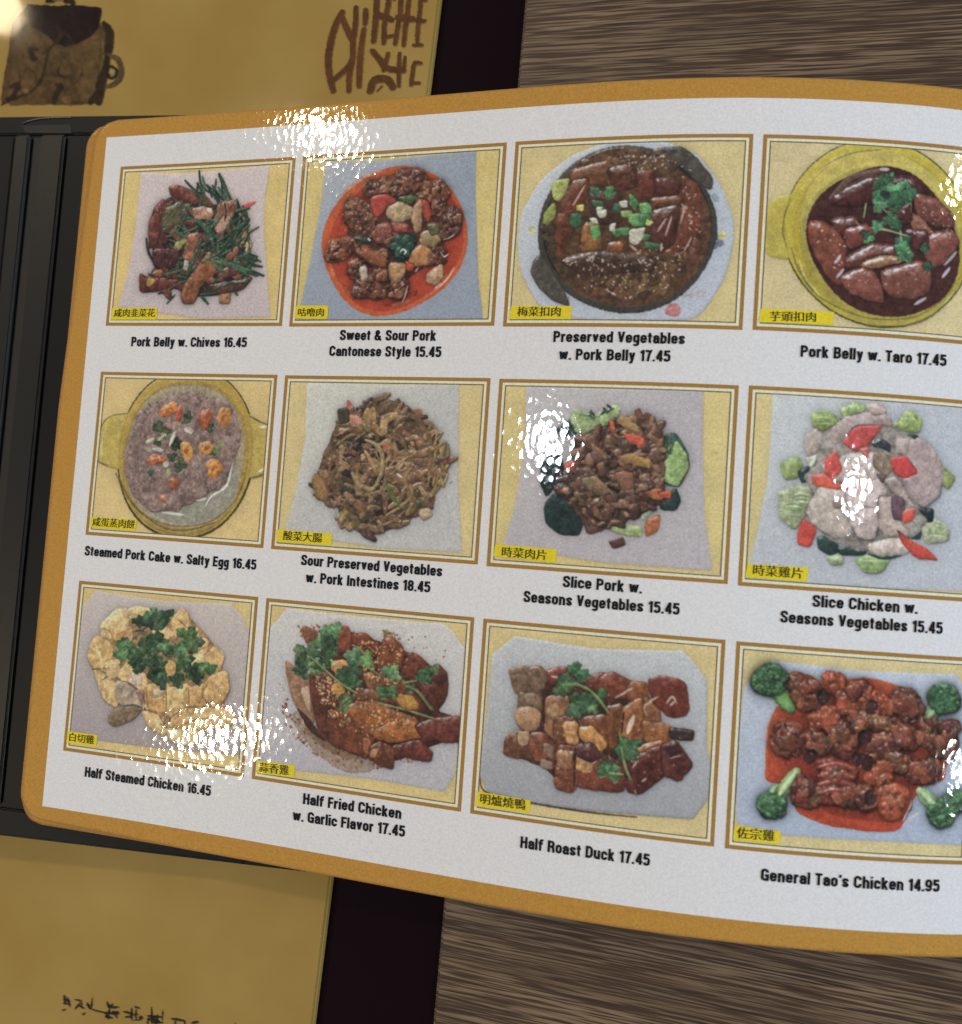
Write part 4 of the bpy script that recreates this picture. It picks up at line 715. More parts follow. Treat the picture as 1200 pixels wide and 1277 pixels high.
# ---------------------------------------------------------------- materials
INK_GAIN = 1.4
def laminate(nt, bs, rough=.045, dist=2.9e-5):
    """clear orange-peel laminate over the print"""
    tc = add(nt, 'ShaderNodeTexCoord'); mp = add(nt, 'ShaderNodeMapping'); mp.inputs['Scale'].default_value = (1, .72, 1)
    n1 = add(nt, 'ShaderNodeTexVoronoi'); n1.inputs['Scale'].default_value = 600; n1.feature = 'F1'
    n2 = add(nt, 'ShaderNodeTexNoise'); n2.inputs['Scale'].default_value = 420; n2.inputs['Detail'].default_value = 1
    sq = add(nt, 'ShaderNodeMath', operation='MULTIPLY')
    ad = add(nt, 'ShaderNodeMath', operation='MULTIPLY_ADD'); ad.inputs[1].default_value = 1.1
    bp = add(nt, 'ShaderNodeBump'); bp.inputs['Strength'].default_value = 1; bp.inputs['Distance'].default_value = dist
    L = nt.links.new
    L(tc.outputs['Object'], mp.inputs['Vector']); L(mp.outputs[0], n1.inputs['Vector']); L(mp.outputs[0], n2.inputs['Vector'])
    L(n1.outputs['Distance'], sq.inputs[0]); L(n1.outputs['Distance'], sq.inputs[1])
    L(n2.outputs['Fac'], ad.inputs[0]); L(sq.outputs[0], ad.inputs[2]); L(ad.outputs[0], bp.inputs['Height']); L(bp.outputs[0], bs.inputs['Normal'])
    bs.inputs['Roughness'].default_value = rough; bs.inputs['IOR'].default_value = 1.5
    return tc
def glint_speckle(nt, tc, col, bs, grain):
    """fine pearly grain of the printed card"""
    n = add(nt, 'ShaderNodeTexNoise'); n.inputs['Scale'].default_value = 1700; n.inputs['Detail'].default_value = 2; L = nt.links.new
    mr = add(nt, 'ShaderNodeMapRange'); mr.inputs['From Min'].default_value = .3; mr.inputs['From Max'].default_value = .7; mr.inputs['To Min'].default_value = 1-grain; mr.inputs['To Max'].default_value = 1+grain
    v = add(nt, 'ShaderNodeVectorMath', operation='SCALE')
    L(tc.outputs['Object'], n.inputs['Vector']); L(n.outputs['Fac'], mr.inputs[0]); L(mr.outputs[0], v.inputs['Scale']); L(v.outputs[0], bs.inputs['Base Color'])
    if hasattr(col, 'links'): L(col, v.inputs[0])
    else: v.inputs[0].default_value = col
def ink(name, rgb, grain=.1):
    m, nt, bs = nodes(name); tc = laminate(nt, bs); glint_speckle(nt, tc, tuple(np.clip(np.array(lin(rgb))*INK_GAIN, 0, .88)), bs, grain); return m
def printed(name):
    m, nt, bs = nodes(name); tc = laminate(nt, bs)
    a = add(nt, 'ShaderNodeVertexColor'); a.layer_name = 'ink'; glint_speckle(nt, tc, a.outputs['Color'], bs, .13); return m
M_gold = ink('gold_print', (170, 125, 56), .13); M_white = ink('white_print', (206, 204, 203), .075); M_photo = printed('photo_print')
M_brown = ink('brown_frame_print', (150, 112, 56)); M_pale = ink('pale_frame_print', (234, 214, 184)); M_line = ink('dark_line_print', (112, 92, 66))
M_text = ink('black_print', (22, 22, 24)); M_yellow = ink('yellow_tag_print', (208, 188, 44)); M_tagtext = ink('tag_lettering_print', (66, 62, 24))
def plain(name, rgb, rough, bump=None, bscale=600, albedo=False, spec=.5):
    m, nt, bs = nodes(name); bs.inputs['Base Color'].default_value = (*(rgb if albedo else lin(rgb)), 1); bs.inputs['Roughness'].default_value = rough
    bs.inputs['Specular IOR Level'].default_value = spec
    if bump:
        tc = add(nt, 'ShaderNodeTexCoord'); n = add(nt, 'ShaderNodeTexNoise'); n.inputs['Scale'].default_value = bscale; n.inputs['Detail'].default_value = 3
        b = add(nt, 'ShaderNodeBump'); b.inputs['Distance'].default_value = bump
        nt.links.new(tc.outputs['Object'], n.inputs['Vector']); nt.links.new(n.outputs['Fac'], b.inputs['Height']); nt.links.new(b.outputs[0], bs.inputs['Normal'])
    return m
M_vinyl = plain('black_leatherette', (.0045, .0062, .008), .5, 4e-5, 1500, True, spec=.2); M_vinyl2 = plain('lighter_leatherette', (.0095, .0098, .0100), .45, 4e-5, 1500, True, spec=.3)  # second leatherette is a slightly lighter black, for the hinge ribs
M_black = plain('recess_black', (.008, .008, .009), .6, albedo=True); M_dark = plain('dark_lacquer', (.010, .0035, .005), .12, albedo=True, spec=.15)
M_shiny = plain('pale_shiny_edge', (.12, .11, .10), .22, 3e-5, 900, True)
def cream_mat(name, vertex=False):
    m, nt, bs = nodes(name); L = nt.links.new; bs.inputs['Roughness'].default_value = .06; bs.inputs['Specular IOR Level'].default_value = .35
    if vertex:
        a = add(nt, 'ShaderNodeVertexColor'); a.layer_name = 'ink'; L(a.outputs['Color'], bs.inputs['Base Color'])
    else:
        tc = add(nt, 'ShaderNodeTexCoord'); n = add(nt, 'ShaderNodeTexNoise'); n.inputs['Scale'].default_value = 22; n.inputs['Detail'].default_value = 5
        r = add(nt, 'ShaderNodeValToRGB'); r.color_ramp.elements[0].position = .32; r.color_ramp.elements[1].position = .7
        r.color_ramp.elements[0].color = (.375, .236, .060, 1); r.color_ramp.elements[1].color = (.45, .300, .090, 1)
        L(tc.outputs['Object'], n.inputs['Vector']); L(n.outputs['Fac'], r.inputs[0]); L(r.outputs[0], bs.inputs['Base Color'])
    tc = add(nt, 'ShaderNodeTexCoord'); n = add(nt, 'ShaderNodeTexNoise'); n.inputs['Scale'].default_value = 60; b = add(nt, 'ShaderNodeBump'); b.inputs['Distance'].default_value = 6e-5
    L(tc.outputs['Object'], n.inputs['Vector']); L(n.outputs['Fac'], b.inputs['Height']); L(b.outputs[0], bs.inputs['Normal'])
    return m
M_cream = cream_mat('cream_lacquer'); M_creamink = cream_mat('painting_ink', True)
def wood_mat():
    m, nt, bs = nodes('wire_brushed_wood'); L = nt.links.new
    tc = add(nt, 'ShaderNodeTexCoord')
    mp0 = add(nt, 'ShaderNodeMapping'); mp0.inputs['Rotation'].default_value = (0, 0, R_(1.1))
    wn = add(nt, 'ShaderNodeTexNoise'); wn.inputs['Scale'].default_value = 26; wn.inputs['Detail'].default_value = 3
    wv = add(nt, 'ShaderNodeVectorMath', operation='MULTIPLY_ADD'); wv.inputs[1].default_value = (0, .0007, 0)
    L(tc.outputs['Object'], mp0.inputs[0]); L(mp0.outputs[0], wn.inputs['Vector']); L(wn.outputs['Color'], wv.inputs[0]); L(mp0.outputs[0], wv.inputs[2])
    def streak(sx, sy, det):
        mp = add(nt, 'ShaderNodeMapping'); mp.inputs['Scale'].default_value = (sx, sy, sx); n = add(nt, 'ShaderNodeTexNoise'); n.inputs['Scale'].default_value = 1; n.inputs['Detail'].default_value = det
        L(wv.outputs[0], mp.inputs[0]); L(mp.outputs[0], n.inputs['Vector']); return n.outputs['Fac']
    a = streak(52, 2100, 2); b = streak(24, 800, 3); c = streak(9, 90, 2)
    r1 = add(nt, 'ShaderNodeValToRGB'); e = r1.color_ramp.elements; e[0].position = .45; e[1].position = .61; e[0].color = (0, 0, 0, 1); e[1].color = (1, 1, 1, 1)
    r2 = add(nt, 'ShaderNodeValToRGB'); e = r2.color_ramp.elements; e[0].position = .35; e[1].position = .65; e[0].color = (.040, .019, .010, 1); e[1].color = (.080, .040, .019, 1)
    r3 = add(nt, 'ShaderNodeValToRGB'); e = r3.color_ramp.elements; e[0].position = .35; e[1].position = .62; e[0].color = (.55, .55, .55, 1); e[1].color = (1, 1, 1, 1)
    mx = add(nt, 'ShaderNodeMix', data_type='RGBA'); mx.inputs[7].default_value = (.265, .178, .102, 1)
    mu = add(nt, 'ShaderNodeMath', operation='MULTIPLY')
    L(a, r1.inputs[0]); L(b, r2.inputs[0]); L(c, r3.inputs[0]); L(r1.outputs[0], mu.inputs[0]); L(r3.outputs[0], mu.inputs[1]); L(mu.outputs[0], mx.inputs[0]); L(r2.outputs[0], mx.inputs[6]); L(mx.outputs[2], bs.inputs['Base Color'])
    bp = add(nt, 'ShaderNodeBump'); bp.inputs['Distance'].default_value = 2e-4; bp.inputs['Strength'].default_value = .8; L(a, bp.inputs['Height']); L(bp.outputs[0], bs.inputs['Normal'])
    bs.inputs['Roughness'].default_value = .5
    return m
M_wood = wood_mat()
# ---------------------------------------------------------------- shape builders
def slab(name, outline, z0, z1, mat, parent=None, bev=.0006):
    """a flat board: outline in units, anticlockwise, with softened top edge"""
    bm = bmesh.new(); vs = [bm.verts.new((x*U, y*U, z1*U)) for x, y in outline]; f = bm.faces.new(vs)
    r = bmesh.ops.extrude_face_region(bm, geom=[f]); lo = [v for v in r['geom'] if isinstance(v, bmesh.types.BMVert)]
    for v in lo: v.co.z = z0*U
    bmesh.ops.recalc_face_normals(bm, faces=bm.faces)
    if bev: bmesh.ops.bevel(bm, geom=[e for e in bm.edges], offset=bev, segments=2, affect='EDGES')
    me = bpy.data.meshes.new(name); bm.to_mesh(me); bm.free(); me.materials.append(mat); o = bpy.data.objects.new(name, me); col_.objects.link(o)
    if parent: o.parent = parent; o.matrix_parent_inverse = Matrix.Translation(-parent.location)
    return o
ZT, ZB = -.56, -.50                         # dark table top; top of the boards lying on it
# ---------------------------------------------------------------- the table and what lies on it
tb = slab('table', [(-9, -10), (10, -10), (10, 7), (-9, 7)], ZT-.5, ZT, M_dark, bev=.002); tag(tb, 'dark reddish black lacquered table top showing as a strip between the cream panel and the wood mat', 'table', kind='structure')
def b2(x, y): return tuple(on_plane(x, y, ZB)[:2])
l0, l1 = np.array(b2(548, 0)), np.array(b2(390, 1277)); dl = (l1-l0)
r0, r1 = np.array(b2(655, 0)), np.array(b2(540, 1277)); dr = (r1-r0)
panel = empty('painted_panel', (0, 0, ZT*U)); tag(panel, 'glossy cream panel with brown ink painting and brush lettering beneath the menu', 'panel')
slab('board', [tuple(l1+dl*.35), tuple(l0-dl*.45), (-6, 4.5), (-6, -7)][::-1], ZT+.002, ZB, M_cream, panel, .0008)
mat_ = slab('placemat', [tuple(r1+dr*.35), (7.6, -6.2), (7.8, 3.4), tuple(r0-dr*.4)], ZT+.002, ZB, M_wood, bev=.0008)
tag(mat_, 'brown wood grain placemat with pale wire brushed streaks under the right of the menu', 'placemat')
def grid_faces(H, W, keep):
    idx = np.arange(H*W).reshape(H, W); f = np.stack([idx[:-1, :-1], idx[1:, :-1], idx[1:, 1:], idx[:-1, 1:]], -1).reshape(-1, 4)
    return f[keep[:-1, :-1].ravel()]
def sub_mesh(name, V, f, mat, parent, colors):
    used, inv = np.unique(f, return_inverse=True)
    return mesh(name, V[used], inv.reshape(f.shape), mat, parent, colors[used])
def panel_print(crop, sc, W, draw, seed, gain, name, label=None):
    x0, y0, x1, y1 = crop
    H = int(W*(y1-y0)/(x1-x0)); Hm = homog([(0, 0), ((x1-x0)*sc, 0), (0, (y1-y0)*sc), ((x1-x0)*sc, (y1-y0)*sc)], [(0, 0), (2*W, 0), (0, 2*H), (2*W, 2*H)])
    c = Canvas(W, H, seed, Hm); c.col[:] = np.array([.55, .44, .22]); c.part('ink'); draw(c); o, ids = c.finish(ao=0, amb=1, spec=0)
    g = np.array([[on_plane(x, y, ZB+.002) for x in np.linspace(x0, x1, 2)] for y in np.linspace(y0, y1, 2)])
    Y, X = np.mgrid[0:H, 0:W]
    v = np.array([(x-600)/1000*np.ones(1) for x in [0]])
    px = x0+X/(W-1)*(x1-x0); py = y0+Y/(H-1)*(y1-y0)
    d = np.stack([(px-600)/1000, -(py-638.5)/1000, -np.ones_like(px)], -1) @ ROT
    P = (CAM+d*((ZB+.002-CAM[2])/d[..., 2:]))*U
    ob = sub_mesh(name, P.reshape(-1, 3), grid_faces(H, W, ids > 0), M_creamink, panel, (srgb2lin(o)*gain).reshape(-1, 3))
    if label: ob['label'] = label
    return ob
def draw_pot(c):
    k = dict(h=0, wob=2, gloss=0, tex=0)
    c.P((112, 82, 42), "235,120 860,130 845,280 900,300 880,700 850,930 600,945 10,945 60,600 110,280 150,220", round=1, mot=.35, **k)
    c.P((96, 66, 34), "110,280 160,220 220,260 130,560 60,930 15,930", mot=.3, al=.7, **k); c.P((134, 98, 50), "700,420 840,360 830,700 780,900 700,900 720,600", mot=.25, al=.8, **k)
    c.P((50, 30, 20), "235,108 862,130 835,310 760,380 660,440 560,470 470,440 420,380 330,340 270,300 225,200", mot=.3, round=0, **k)
    c.P((58, 34, 18), "370,105 420,0 520,-10 470,110", mot=.3, **k); c.P((150, 116, 66), "440,90 470,30 540,10 520,90", mot=.2, **k); c.P((66, 40, 22), "530,100 550,50 620,60 640,110", **k); c.P((60, 36, 18), "560,20 600,-20 780,-20 770,15 680,5", **k)
    S = lambda q, w, col=(62, 40, 20), al=.9: c.S(col, q, w, h=.3, gloss=0, tex=0, mot=.4, over=True, al=al)
    S("870,270 920,340 915,480 900,560", 70); S("900,540 980,560 1015,650 1000,730 940,780 880,790", 50, (112, 84, 44)); S("900,560 880,650 850,780 830,930", 80); S("930,620 980,660 970,710 920,720 900,660 940,620", 26, (40, 26, 16)); c.B((226, 200, 150), 945, 685, 22, 24, 0, h=.3, over=True)
    S("760,930 800,880 860,840", 60); S("860,400 870,560 830,700", 20, (140, 106, 60))
    S("520,400 430,480 400,560 380,680 330,780 250,850 100,910 20,945", 26); S("260,480 290,560 320,560", 44, (56, 36, 24)); S("250,480 330,490", 30, (66, 44, 28)); S("370,420 400,480 380,520 340,520", 16, (80, 56, 30))
    S("470,590 430,620 440,680 520,720 590,710", 16, (82, 56, 28)); S("500,640 500,690 560,720", 20, (76, 50, 26)); S("600,800 680,720 700,640", 14, (88, 60, 30)); S("210,700 240,640 310,700 290,780 240,820", 14, (88, 60, 32)); S("180,700 180,800 240,860", 22, (80, 52, 28)); c.P((160, 124, 70), "190,800 250,830 230,860 190,840", **k)
    S("100,800 160,780 120,880 60,900", 44, (58, 38, 26)); S("480,780 520,800 480,860 460,930", 50, (66, 42, 22)); S("560,450 620,430", 40, (66, 46, 28), .7); S("480,300 520,360 480,420", 30, (84, 62, 40), .7); S("540,340 600,400", 24, (86, 64, 42), .6); S("600,930 700,930", 30, (84, 56, 28))
    c.P((150, 112, 56), "530,880 600,870 610,930 530,930", al=.8, **k); c.P((118, 82, 36), "280,860 420,850 420,930 250,935", al=.7, **k); c.P((80, 54, 28), "170,370 220,340 230,400 180,420", al=.8, **k)
def draw_seal(c):
    S = lambda q, w: c.S((98, 56, 24), q, w, h=.3, gloss=0, tex=0, mot=.18, over=True, j=.04, taper=.85)
    S("310,180 250,300 210,450 195,600 210,720 235,830", 62); S("300,200 350,320 400,420", 56); S("425,140 420,280 400,420 395,560 350,640 240,740", 52); S("400,560 370,700 365,830", 52); S("350,640 260,720", 50)
    S("505,160 500,270", 52); S("490,320 470,450 455,620 450,790", 54)
    S("605,-20 595,100 590,220 570,420", 56); S("700,0 690,120 660,280 655,430", 50); S("590,220 640,210 720,240", 60); S("740,0 740,70", 40); S("800,0 790,180 770,300 750,440", 46); S("870,-20 855,150 830,320 820,450", 46); S("770,220 830,230 890,235", 66); S("660,390 740,370", 36); S("690,20 760,30", 30)
    S("1000,80 965,70 955,160 940,280 930,430", 42); S("990,250 930,250", 44); S("900,450 970,450", 36)
    S("560,500 620,570 680,640 820,660", 56); S("690,520 670,600 650,660", 44); S("785,520 780,640 780,790", 40); S("830,550 820,660", 34)
    S("960,600 910,600 890,700 880,780", 42); S("880,765 950,765", 34); S("540,830 570,750 620,730 690,740 730,800", 70); S("640,790 600,830", 20)
def draw_brush(c):
    S = lambda q, w: c.S((36, 34, 26), q, w*1.3, h=.3, gloss=0, tex=0, mot=.4, over=True, taper=.4)
    for q, w in [("95,105 105,130 98,160", 14), ("120,120 128,150 135,175", 12), ("90,130 135,140", 12), ("95,155 135,160", 10), ("85,198 112,190", 9), ("165,130 210,140", 9), ("200,150 165,190", 12), ("180,165 225,185", 10), ("205,140 210,185", 8), ("240,150 262,190", 12), ("272,120 268,190", 8), ("235,165 280,165", 8), ("210,222 232,216", 10), ("260,188 320,205 380,215", 9),
                 ("365,145 378,175 400,160", 13), ("380,180 440,178", 11), ("400,155 390,180", 10), ("340,210 440,220", 14), ("350,235 400,245", 13), ("380,185 370,250", 11), ("400,200 430,245", 10), ("355,220 375,250", 9), ("410,205 440,210", 12), ("465,205 520,215", 11), ("475,238 520,238", 10), ("518,180 520,260", 11), ("535,175 570,185", 10), ("545,190 545,255", 10), ("565,240 585,246", 24), ("500,225 560,222", 9), ("530,258 580,255", 8),
                 ("640,178 645,285", 12), ("712,195 708,260", 9), ("612,230 712,240", 12), ("615,250 690,262", 14), ("625,240 615,285", 10), ("680,225 670,285", 12), ("650,275 715,272", 12), ("655,235 660,270", 10), ("762,248 850,262", 12), ("850,262 845,290", 10), ("790,262 785,290", 10), ("890,275 935,268", 14), ("1160,278 1168,288", 10), ("930,300 980,310", 12), ("1020,300 1080,310", 12), ("560,300 600,320", 12)]: S(q, w)
panel_print((-2, -12, 180, 150), 6.667, 230, lambda c: draw_pot(c), 70, .62, 'pot_painting', 'brown ink painting of a square pot with branches')
panel_print((380, -12, 560, 150), 6.667, 230, lambda c: draw_seal(c), 71, 1.0, 'seal_lettering', 'large brown seal script lettering')
panel_print((60, 1220, 300, 1290), 5, 280, lambda c: draw_brush(c), 72, .9, 'brush_lettering', 'column of small black brush lettering')
# ---------------------------------------------------------------- the menu
menu = empty('menu', (2.0*U, -1.6*U, ZT*U)); tag(menu, 'open laminated picture menu with gold border and twelve priced dish photos in black leatherette cover', 'menu')
CS, CX, CZ = -.077, -.88, -.10               # the stiff cover slopes gently down towards the spine
def cv(x, y, up=0.): return np.array([x, y, CZ+CS*(x-CX)+up])*U
def con(x, y): p = on_plane(x, y, CZ, CS, CX); return p[0], p[1]
def cover_piece(name, quad, up0, up1, mat, parent, bev=.0006, nx=1):
    bm = bmesh.new(); q = [bm.verts.new(cv(x, y, up1)) for x, y in quad]; f = bm.faces.new(q)
    r = bmesh.ops.extrude_face_region(bm, geom=[f])
    for v in r['geom']:
        if isinstance(v, bmesh.types.BMVert): v.co.z -= (up1-up0)*U
    bmesh.ops.recalc_face_normals(bm, faces=bm.faces)
    if bev: bmesh.ops.bevel(bm, geom=list(bm.edges), offset=bev, segments=3, affect='EDGES')
    me = bpy.data.meshes.new(name); bm.to_mesh(me); bm.free(); me.materials.append(mat); o = bpy.data.objects.new(name, me); col_.objects.link(o)
    o.parent = parent
    if parent.type == 'EMPTY': o.matrix_parent_inverse = Matrix.Translation(-parent.location)
    return o
t0, t1 = con(0, 144.5), con(262, 141.5); u0, u1 = con(0, 1043), con(410, 1092)
def ytop(x): return t0[1]+(t1[1]-t0[1])*(x-t0[0])/(t1[0]-t0[0])
def ybot(x): return u0[1]+(u1[1]-u0[1])*(x-u0[0])/(u1[0]-u0[0])
XL, XR = -1.35, 3.3
cover = cover_piece('cover', [(XL, ybot(XL)), (XR, ybot(XR)), (XR, ytop(XR)), (XL, ytop(XL))], -.05, 0, M_vinyl, menu, .0008)
ya = con(60, 168)[1]; yb = con(20, 1008)[1]
cover_piece('turned_edge', [(XL, ya), (.9, ya-.01), (.9, ytop(.9)-.012), (XL, ytop(XL)-.012)], .001, .014, M_vinyl, cover, .0005)
cover_piece('turned_edge', [(XL, ybot(XL)+.012), (.9, ybot(.9)+.012), (.9, yb-.01), (XL, yb)], .001, .014, M_vinyl, cover, .0005)
def xa(px): return con(px, 172)[0]
for a, b, h, mt, nm in [(23, 42, .030, M_vinyl2, 'hinge_rib'), (55, 85, .030, M_vinyl2, 'hinge_rib'), (-60, 20, .012, M_vinyl, 'hinge_flap'), (87, 150, .012, M_vinyl, 'hinge_flap')]:
    cover_piece(nm, [(xa(a), yb+.012), (xa(b), yb+.012), (xa(b), ya-.012), (xa(a), ya-.012)], .001, h, mt, cover, min(h*.4*U, .0007))
cover_piece('hinge_groove', [(xa(42)+.004, yb+.03), (xa(55)-.004, yb+.03), (xa(55)-.004, ya-.02), (xa(42)+.004, ya-.02)], .0005, .004, M_black, cover, 0)
cover_piece('slot_shade', [con(34, 167.5), con(92, 168), con(90, 157), con(31, 158.5)], .0145, .0155, M_black, cover, 0)  # flat black sheet; the dark of the recess is put into its colour
def tube(name, P, r, mat, parent):
    V = []; F = []; n = 6; P = np.array(P)
    for i, p in enumerate(P):
        d = P[min(i+1, len(P)-1)]-P[max(i-1, 0)]; d /= np.linalg.norm(d); a = np.cross(d, [0, 0, 1]); a /= np.linalg.norm(a); b = np.cross(a, d)
        for k in range(n): V.append(p+r*(a*math.cos(k*2*math.pi/n)+b*math.sin(k*2*math.pi/n)))
    for i in range(len(P)-1):
        for k in range(n): F.append((i*n+k, i*n+(k+1) % n, (i+1)*n+(k+1) % n, (i+1)*n+k))
    F += [tuple(range(n))[::-1], tuple(len(V)-n+k for k in range(n))]
    return mesh(name, V, F, mat, parent, smooth=True)
tube('pale_edge', [cv(*con(x, y), .018) for x, y in [(31, 156), (40, 152.5), (52, 150), (66, 149), (80, 148.6), (91, 148.6)]], .00022, M_shiny, cover)  # thin tube, paler and glossier than the cover, along the curved edge
# pages
GL, GT, GB = -.2275, -.2484, 3.3285; GR_ = 4.3676
def sheet(name, s0, s1, t0, t1, up, thick, rad, mat, parent, left=None, bottom=None, ns=230, nt=170):
    """a sheet of card with rounded corners that follows the curve of the open book"""
    tt = np.linspace(0, 1, nt); tt = (1-np.cos(tt*math.pi))/2*.35+tt*.65; V = []
    for q in tt:
        ss = np.linspace(0, 1, ns); t = t0+(t1-t0)*q
        d = max(0, rad-(t-t0), rad-(t1-t)); k = rad-math.sqrt(max(0, rad*rad-d*d)) if rad else 0
        a = s0+k+(left(t) if left else 0); b = s1-k
        s = a+(b-a)*ss; tv = np.full(ns, t)+(bottom(s)*q if bottom else 0)
        V.append(np.stack([s, tv], -1))
    V = np.array(V); top = page(V[..., 0], V[..., 1], up).reshape(-1, 3)
    f = grid_faces(nt, ns, np.ones((nt, ns), bool))
    if not thick: return mesh(name, top, f, mat, parent, smooth=True)
    bot = page(V[..., 0], V[..., 1], up-thick).reshape(-1, 3); N = len(top)
    I = np.arange(N).reshape(nt, ns); ring = np.r_[I[0, :], I[1:, -1], I[-1, -2::-1], I[-2:0:-1, 0]]; r2 = np.roll(ring, -1)
    side = np.stack([ring, r2, r2+N, ring+N], -1)
    return mesh(name, np.vstack([top, bot]), np.vstack([f, f[:, ::-1]+N, side]), mat, parent)
sheet('under_page', GL-.012, GR_, GT+.02, GB+.012, -.030, .010, .12, M_gold, menu)
sheet('under_page', GL, GR_, GT+.012, GB, -.016, .010, .12, M_gold, menu)
pg = sheet('page', GL, GR_, GT, GB, 0, .010, .13, M_gold, menu, left=lambda t: .060*max(0., 1-(t+.25)/1.5), bottom=lambda s: -.026*np.clip(1-(s+.2)/.9, 0, 1))
pg['label'] = 'gold bordered top page'
d1 = .0006
WL, WT, WB, WR = -.0968, -.1585, 3.2377, 4.245
sheet('white_panel', WL, WR, WT, WB, d1, 0, 0, M_white, pg)
def strip_frame(name, s0, t0, s1, t1, w, up, mat, parent, n=40):
    """rectangular ring printed on the page"""
    def ring(a):
        e = np.linspace(0, 1, n, endpoint=False); A, B, C, D = s0+a, t0+a, s1-a, t1-a
        return np.vstack([np.c_[A+(C-A)*e, np.full(n, B)], np.c_[np.full(n, C), B+(D-B)*e], np.c_[C-(C-A)*e, np.full(n, D)], np.c_[np.full(n, A), D-(D-B)*e]])
    o, i = ring(0), ring(w); N = len(o); V = np.vstack([o, i]); k = np.arange(N); k2 = (k+1) % N
    f = np.stack([k, k+N, k2+N, k2], -1)
    return mesh(name, page(V[:, 0], V[:, 1], up), f, mat, parent)
def letters(name, text, p0, p1, height, up, mat, parent, strike=.0, n_strike=1, capfrac=.727):
    """flat printed lettering from baseline start p0 to end p1 (page coordinates)"""
    cu = bpy.data.curves.new('lettering', 'FONT'); cu.body = text; cu.size = 1; cu.resolution_u = 3
    ob = bpy.data.objects.new('lettering', cu); col_.objects.link(ob); dg = bpy.context.evaluated_depsgraph_get()
    me = bpy.data.meshes.new_from_object(ob.evaluated_get(dg)); bpy.data.objects.remove(ob)
    co = np.array([v.co[:2] for v in me.vertices]); fs = [tuple(p.vertices) for p in me.polygons]
    bpy.data.meshes.remove(me)
    x0, x1 = co[:, 0].min(), co[:, 0].max(); p0 = np.array(p0); p1 = np.array(p1); d = p1-p0; L = np.linalg.norm(d); d /= L; nrm = np.array([d[1], -d[0]])
    V = []; F = []
    for k in range(n_strike):
        off = (k-(n_strike-1)/2)*strike
        q = p0+np.outer((co[:, 0]-x0)/(x1-x0)*L+off, d)+np.outer(co[:, 1]*height/capfrac, nrm)
        b = len(V)*0+sum(len(a) for a in V); V.append(page(q[:, 0], q[:, 1], up+k*.00012)); F += [tuple(i+b for i in f) for f in fs]
    return mesh(name, np.vstack(V), F, mat, parent)
def caption(text, p0, p1, height, up, mat, parent):
    """condensed lettering laid along a baseline from p0 to p1 (page coordinates); crossing strokes sit a hair above each other"""
    co, F, lay = lettering(text); x0, x1 = co[:, 0].min(), co[:, 0].max(); p0 = np.array(p0); p1 = np.array(p1); d = p1-p0; L = np.linalg.norm(d); d /= L; nrm = np.array([d[1], -d[0]])
    q = p0+np.outer((co[:, 0]-x0)/(x1-x0)*L, d)+np.outer(co[:, 1]*height, nrm)
    return mesh('caption', page(q[:, 0], q[:, 1], up+lay*.00015), F, mat, parent)
CAPTIONS = [
 [("Pork Belly w. Chives 16.45", (163.8, 432), (307.8, 433.2))],
 [("Sweet & Sour Pork", (423.8, 424.3), (543.8, 425.2)), ("Cantonese Style 15.45", (410.8, 444), (550.3, 445.6))],
 [("Preserved Vegetables", (690.1, 426.6), (854, 429.4)), ("w. Pork Belly 17.45", (697, 448.6), (836, 451.4))],
 [("Pork Belly w. Taro 17.45", (998.2, 445), (1180, 457))],
 [("Steamed Pork Cake w. Salty Egg 16.45", (105.8, 692.6), (319.6, 710.8))],
 [("Sour Preserved Vegetables", (375.5, 704.6), (551.5, 719)), ("w. Pork Intestines 18.45", (381.3, 726.3), (536.6, 739))],
 [("Slice Pork w.", (701.8, 732), (800.6, 740.2)), ("Seasons Vegetables 15.45", (652.8, 750.6), (847.4, 766.9))],
 [("Slice Chicken w.", (1012.8, 756.5), (1144.2, 765.6)), ("Seasons Vegetables 15.45", (972.8, 776), (1175.2, 790.8))],
 [("Half Steamed Chicken 16.45", (105.9, 968.4), (263, 992.9))],
 [("Half Fried Chicken", (378, 1002.4), (500.5, 1021.4)), ("w. Garlic Flavor 17.45", (365.1, 1022.8), (505.2, 1043.8))],
 [("Half Roast Duck 17.45", (648.9, 1057), (810.4, 1080))],
 [("General Tao’s Chicken 14.95", (948.6, 1097.8), (1171.4, 1112))]]
TAGS = [  # lettering, tag corners TL TR BL BR, baseline start, end, all in crop pixels
 ("咸肉韭菜花", (95, 943), (355, 940), (88, 1010), (350, 1010), (105, 990), (340, 990)), ("咕噜肉", (80, 885), (240, 885), (72, 950), (235, 952), (88, 935), (216, 936)), ("梅菜扣肉", (65, 843), (340, 843), (55, 903), (335, 903), (93, 886), (287, 886)),
 ("芋頭扣肉", (115, 938), (480, 955), (105, 1005), (470, 1020), (160, 996), (388, 1000)), ("咸蛋蒸肉餅", (108, 865), (360, 885), (100, 922), (352, 942), (115, 910), (348, 927)), ("酸菜大腸", (65, 840), (340, 862), (60, 902), (335, 920), (95, 890), (287, 903)),
 ("時菜肉片", (65, 795), (345, 818), (57, 850), (338, 880), (95, 848), (297, 864)), ("時菜雞片", (85, 903), (382, 920), (75, 968), (372, 990), (112, 952), (350, 970)), ("白切雞", (65, 865), (230, 888), (58, 930), (222, 950), (75, 916), (210, 935)),
 ("蒜香雞", (85, 845), (265, 868), (78, 905), (260, 928), (92, 896), (234, 912)), ("明爐燒鴨", (55, 800), (290, 840), (48, 865), (285, 893), (68, 850), (266, 878)), ("佐宗雞", (97, 900), (315, 925), (90, 965), (308, 985), (108, 952), (284, 968))]
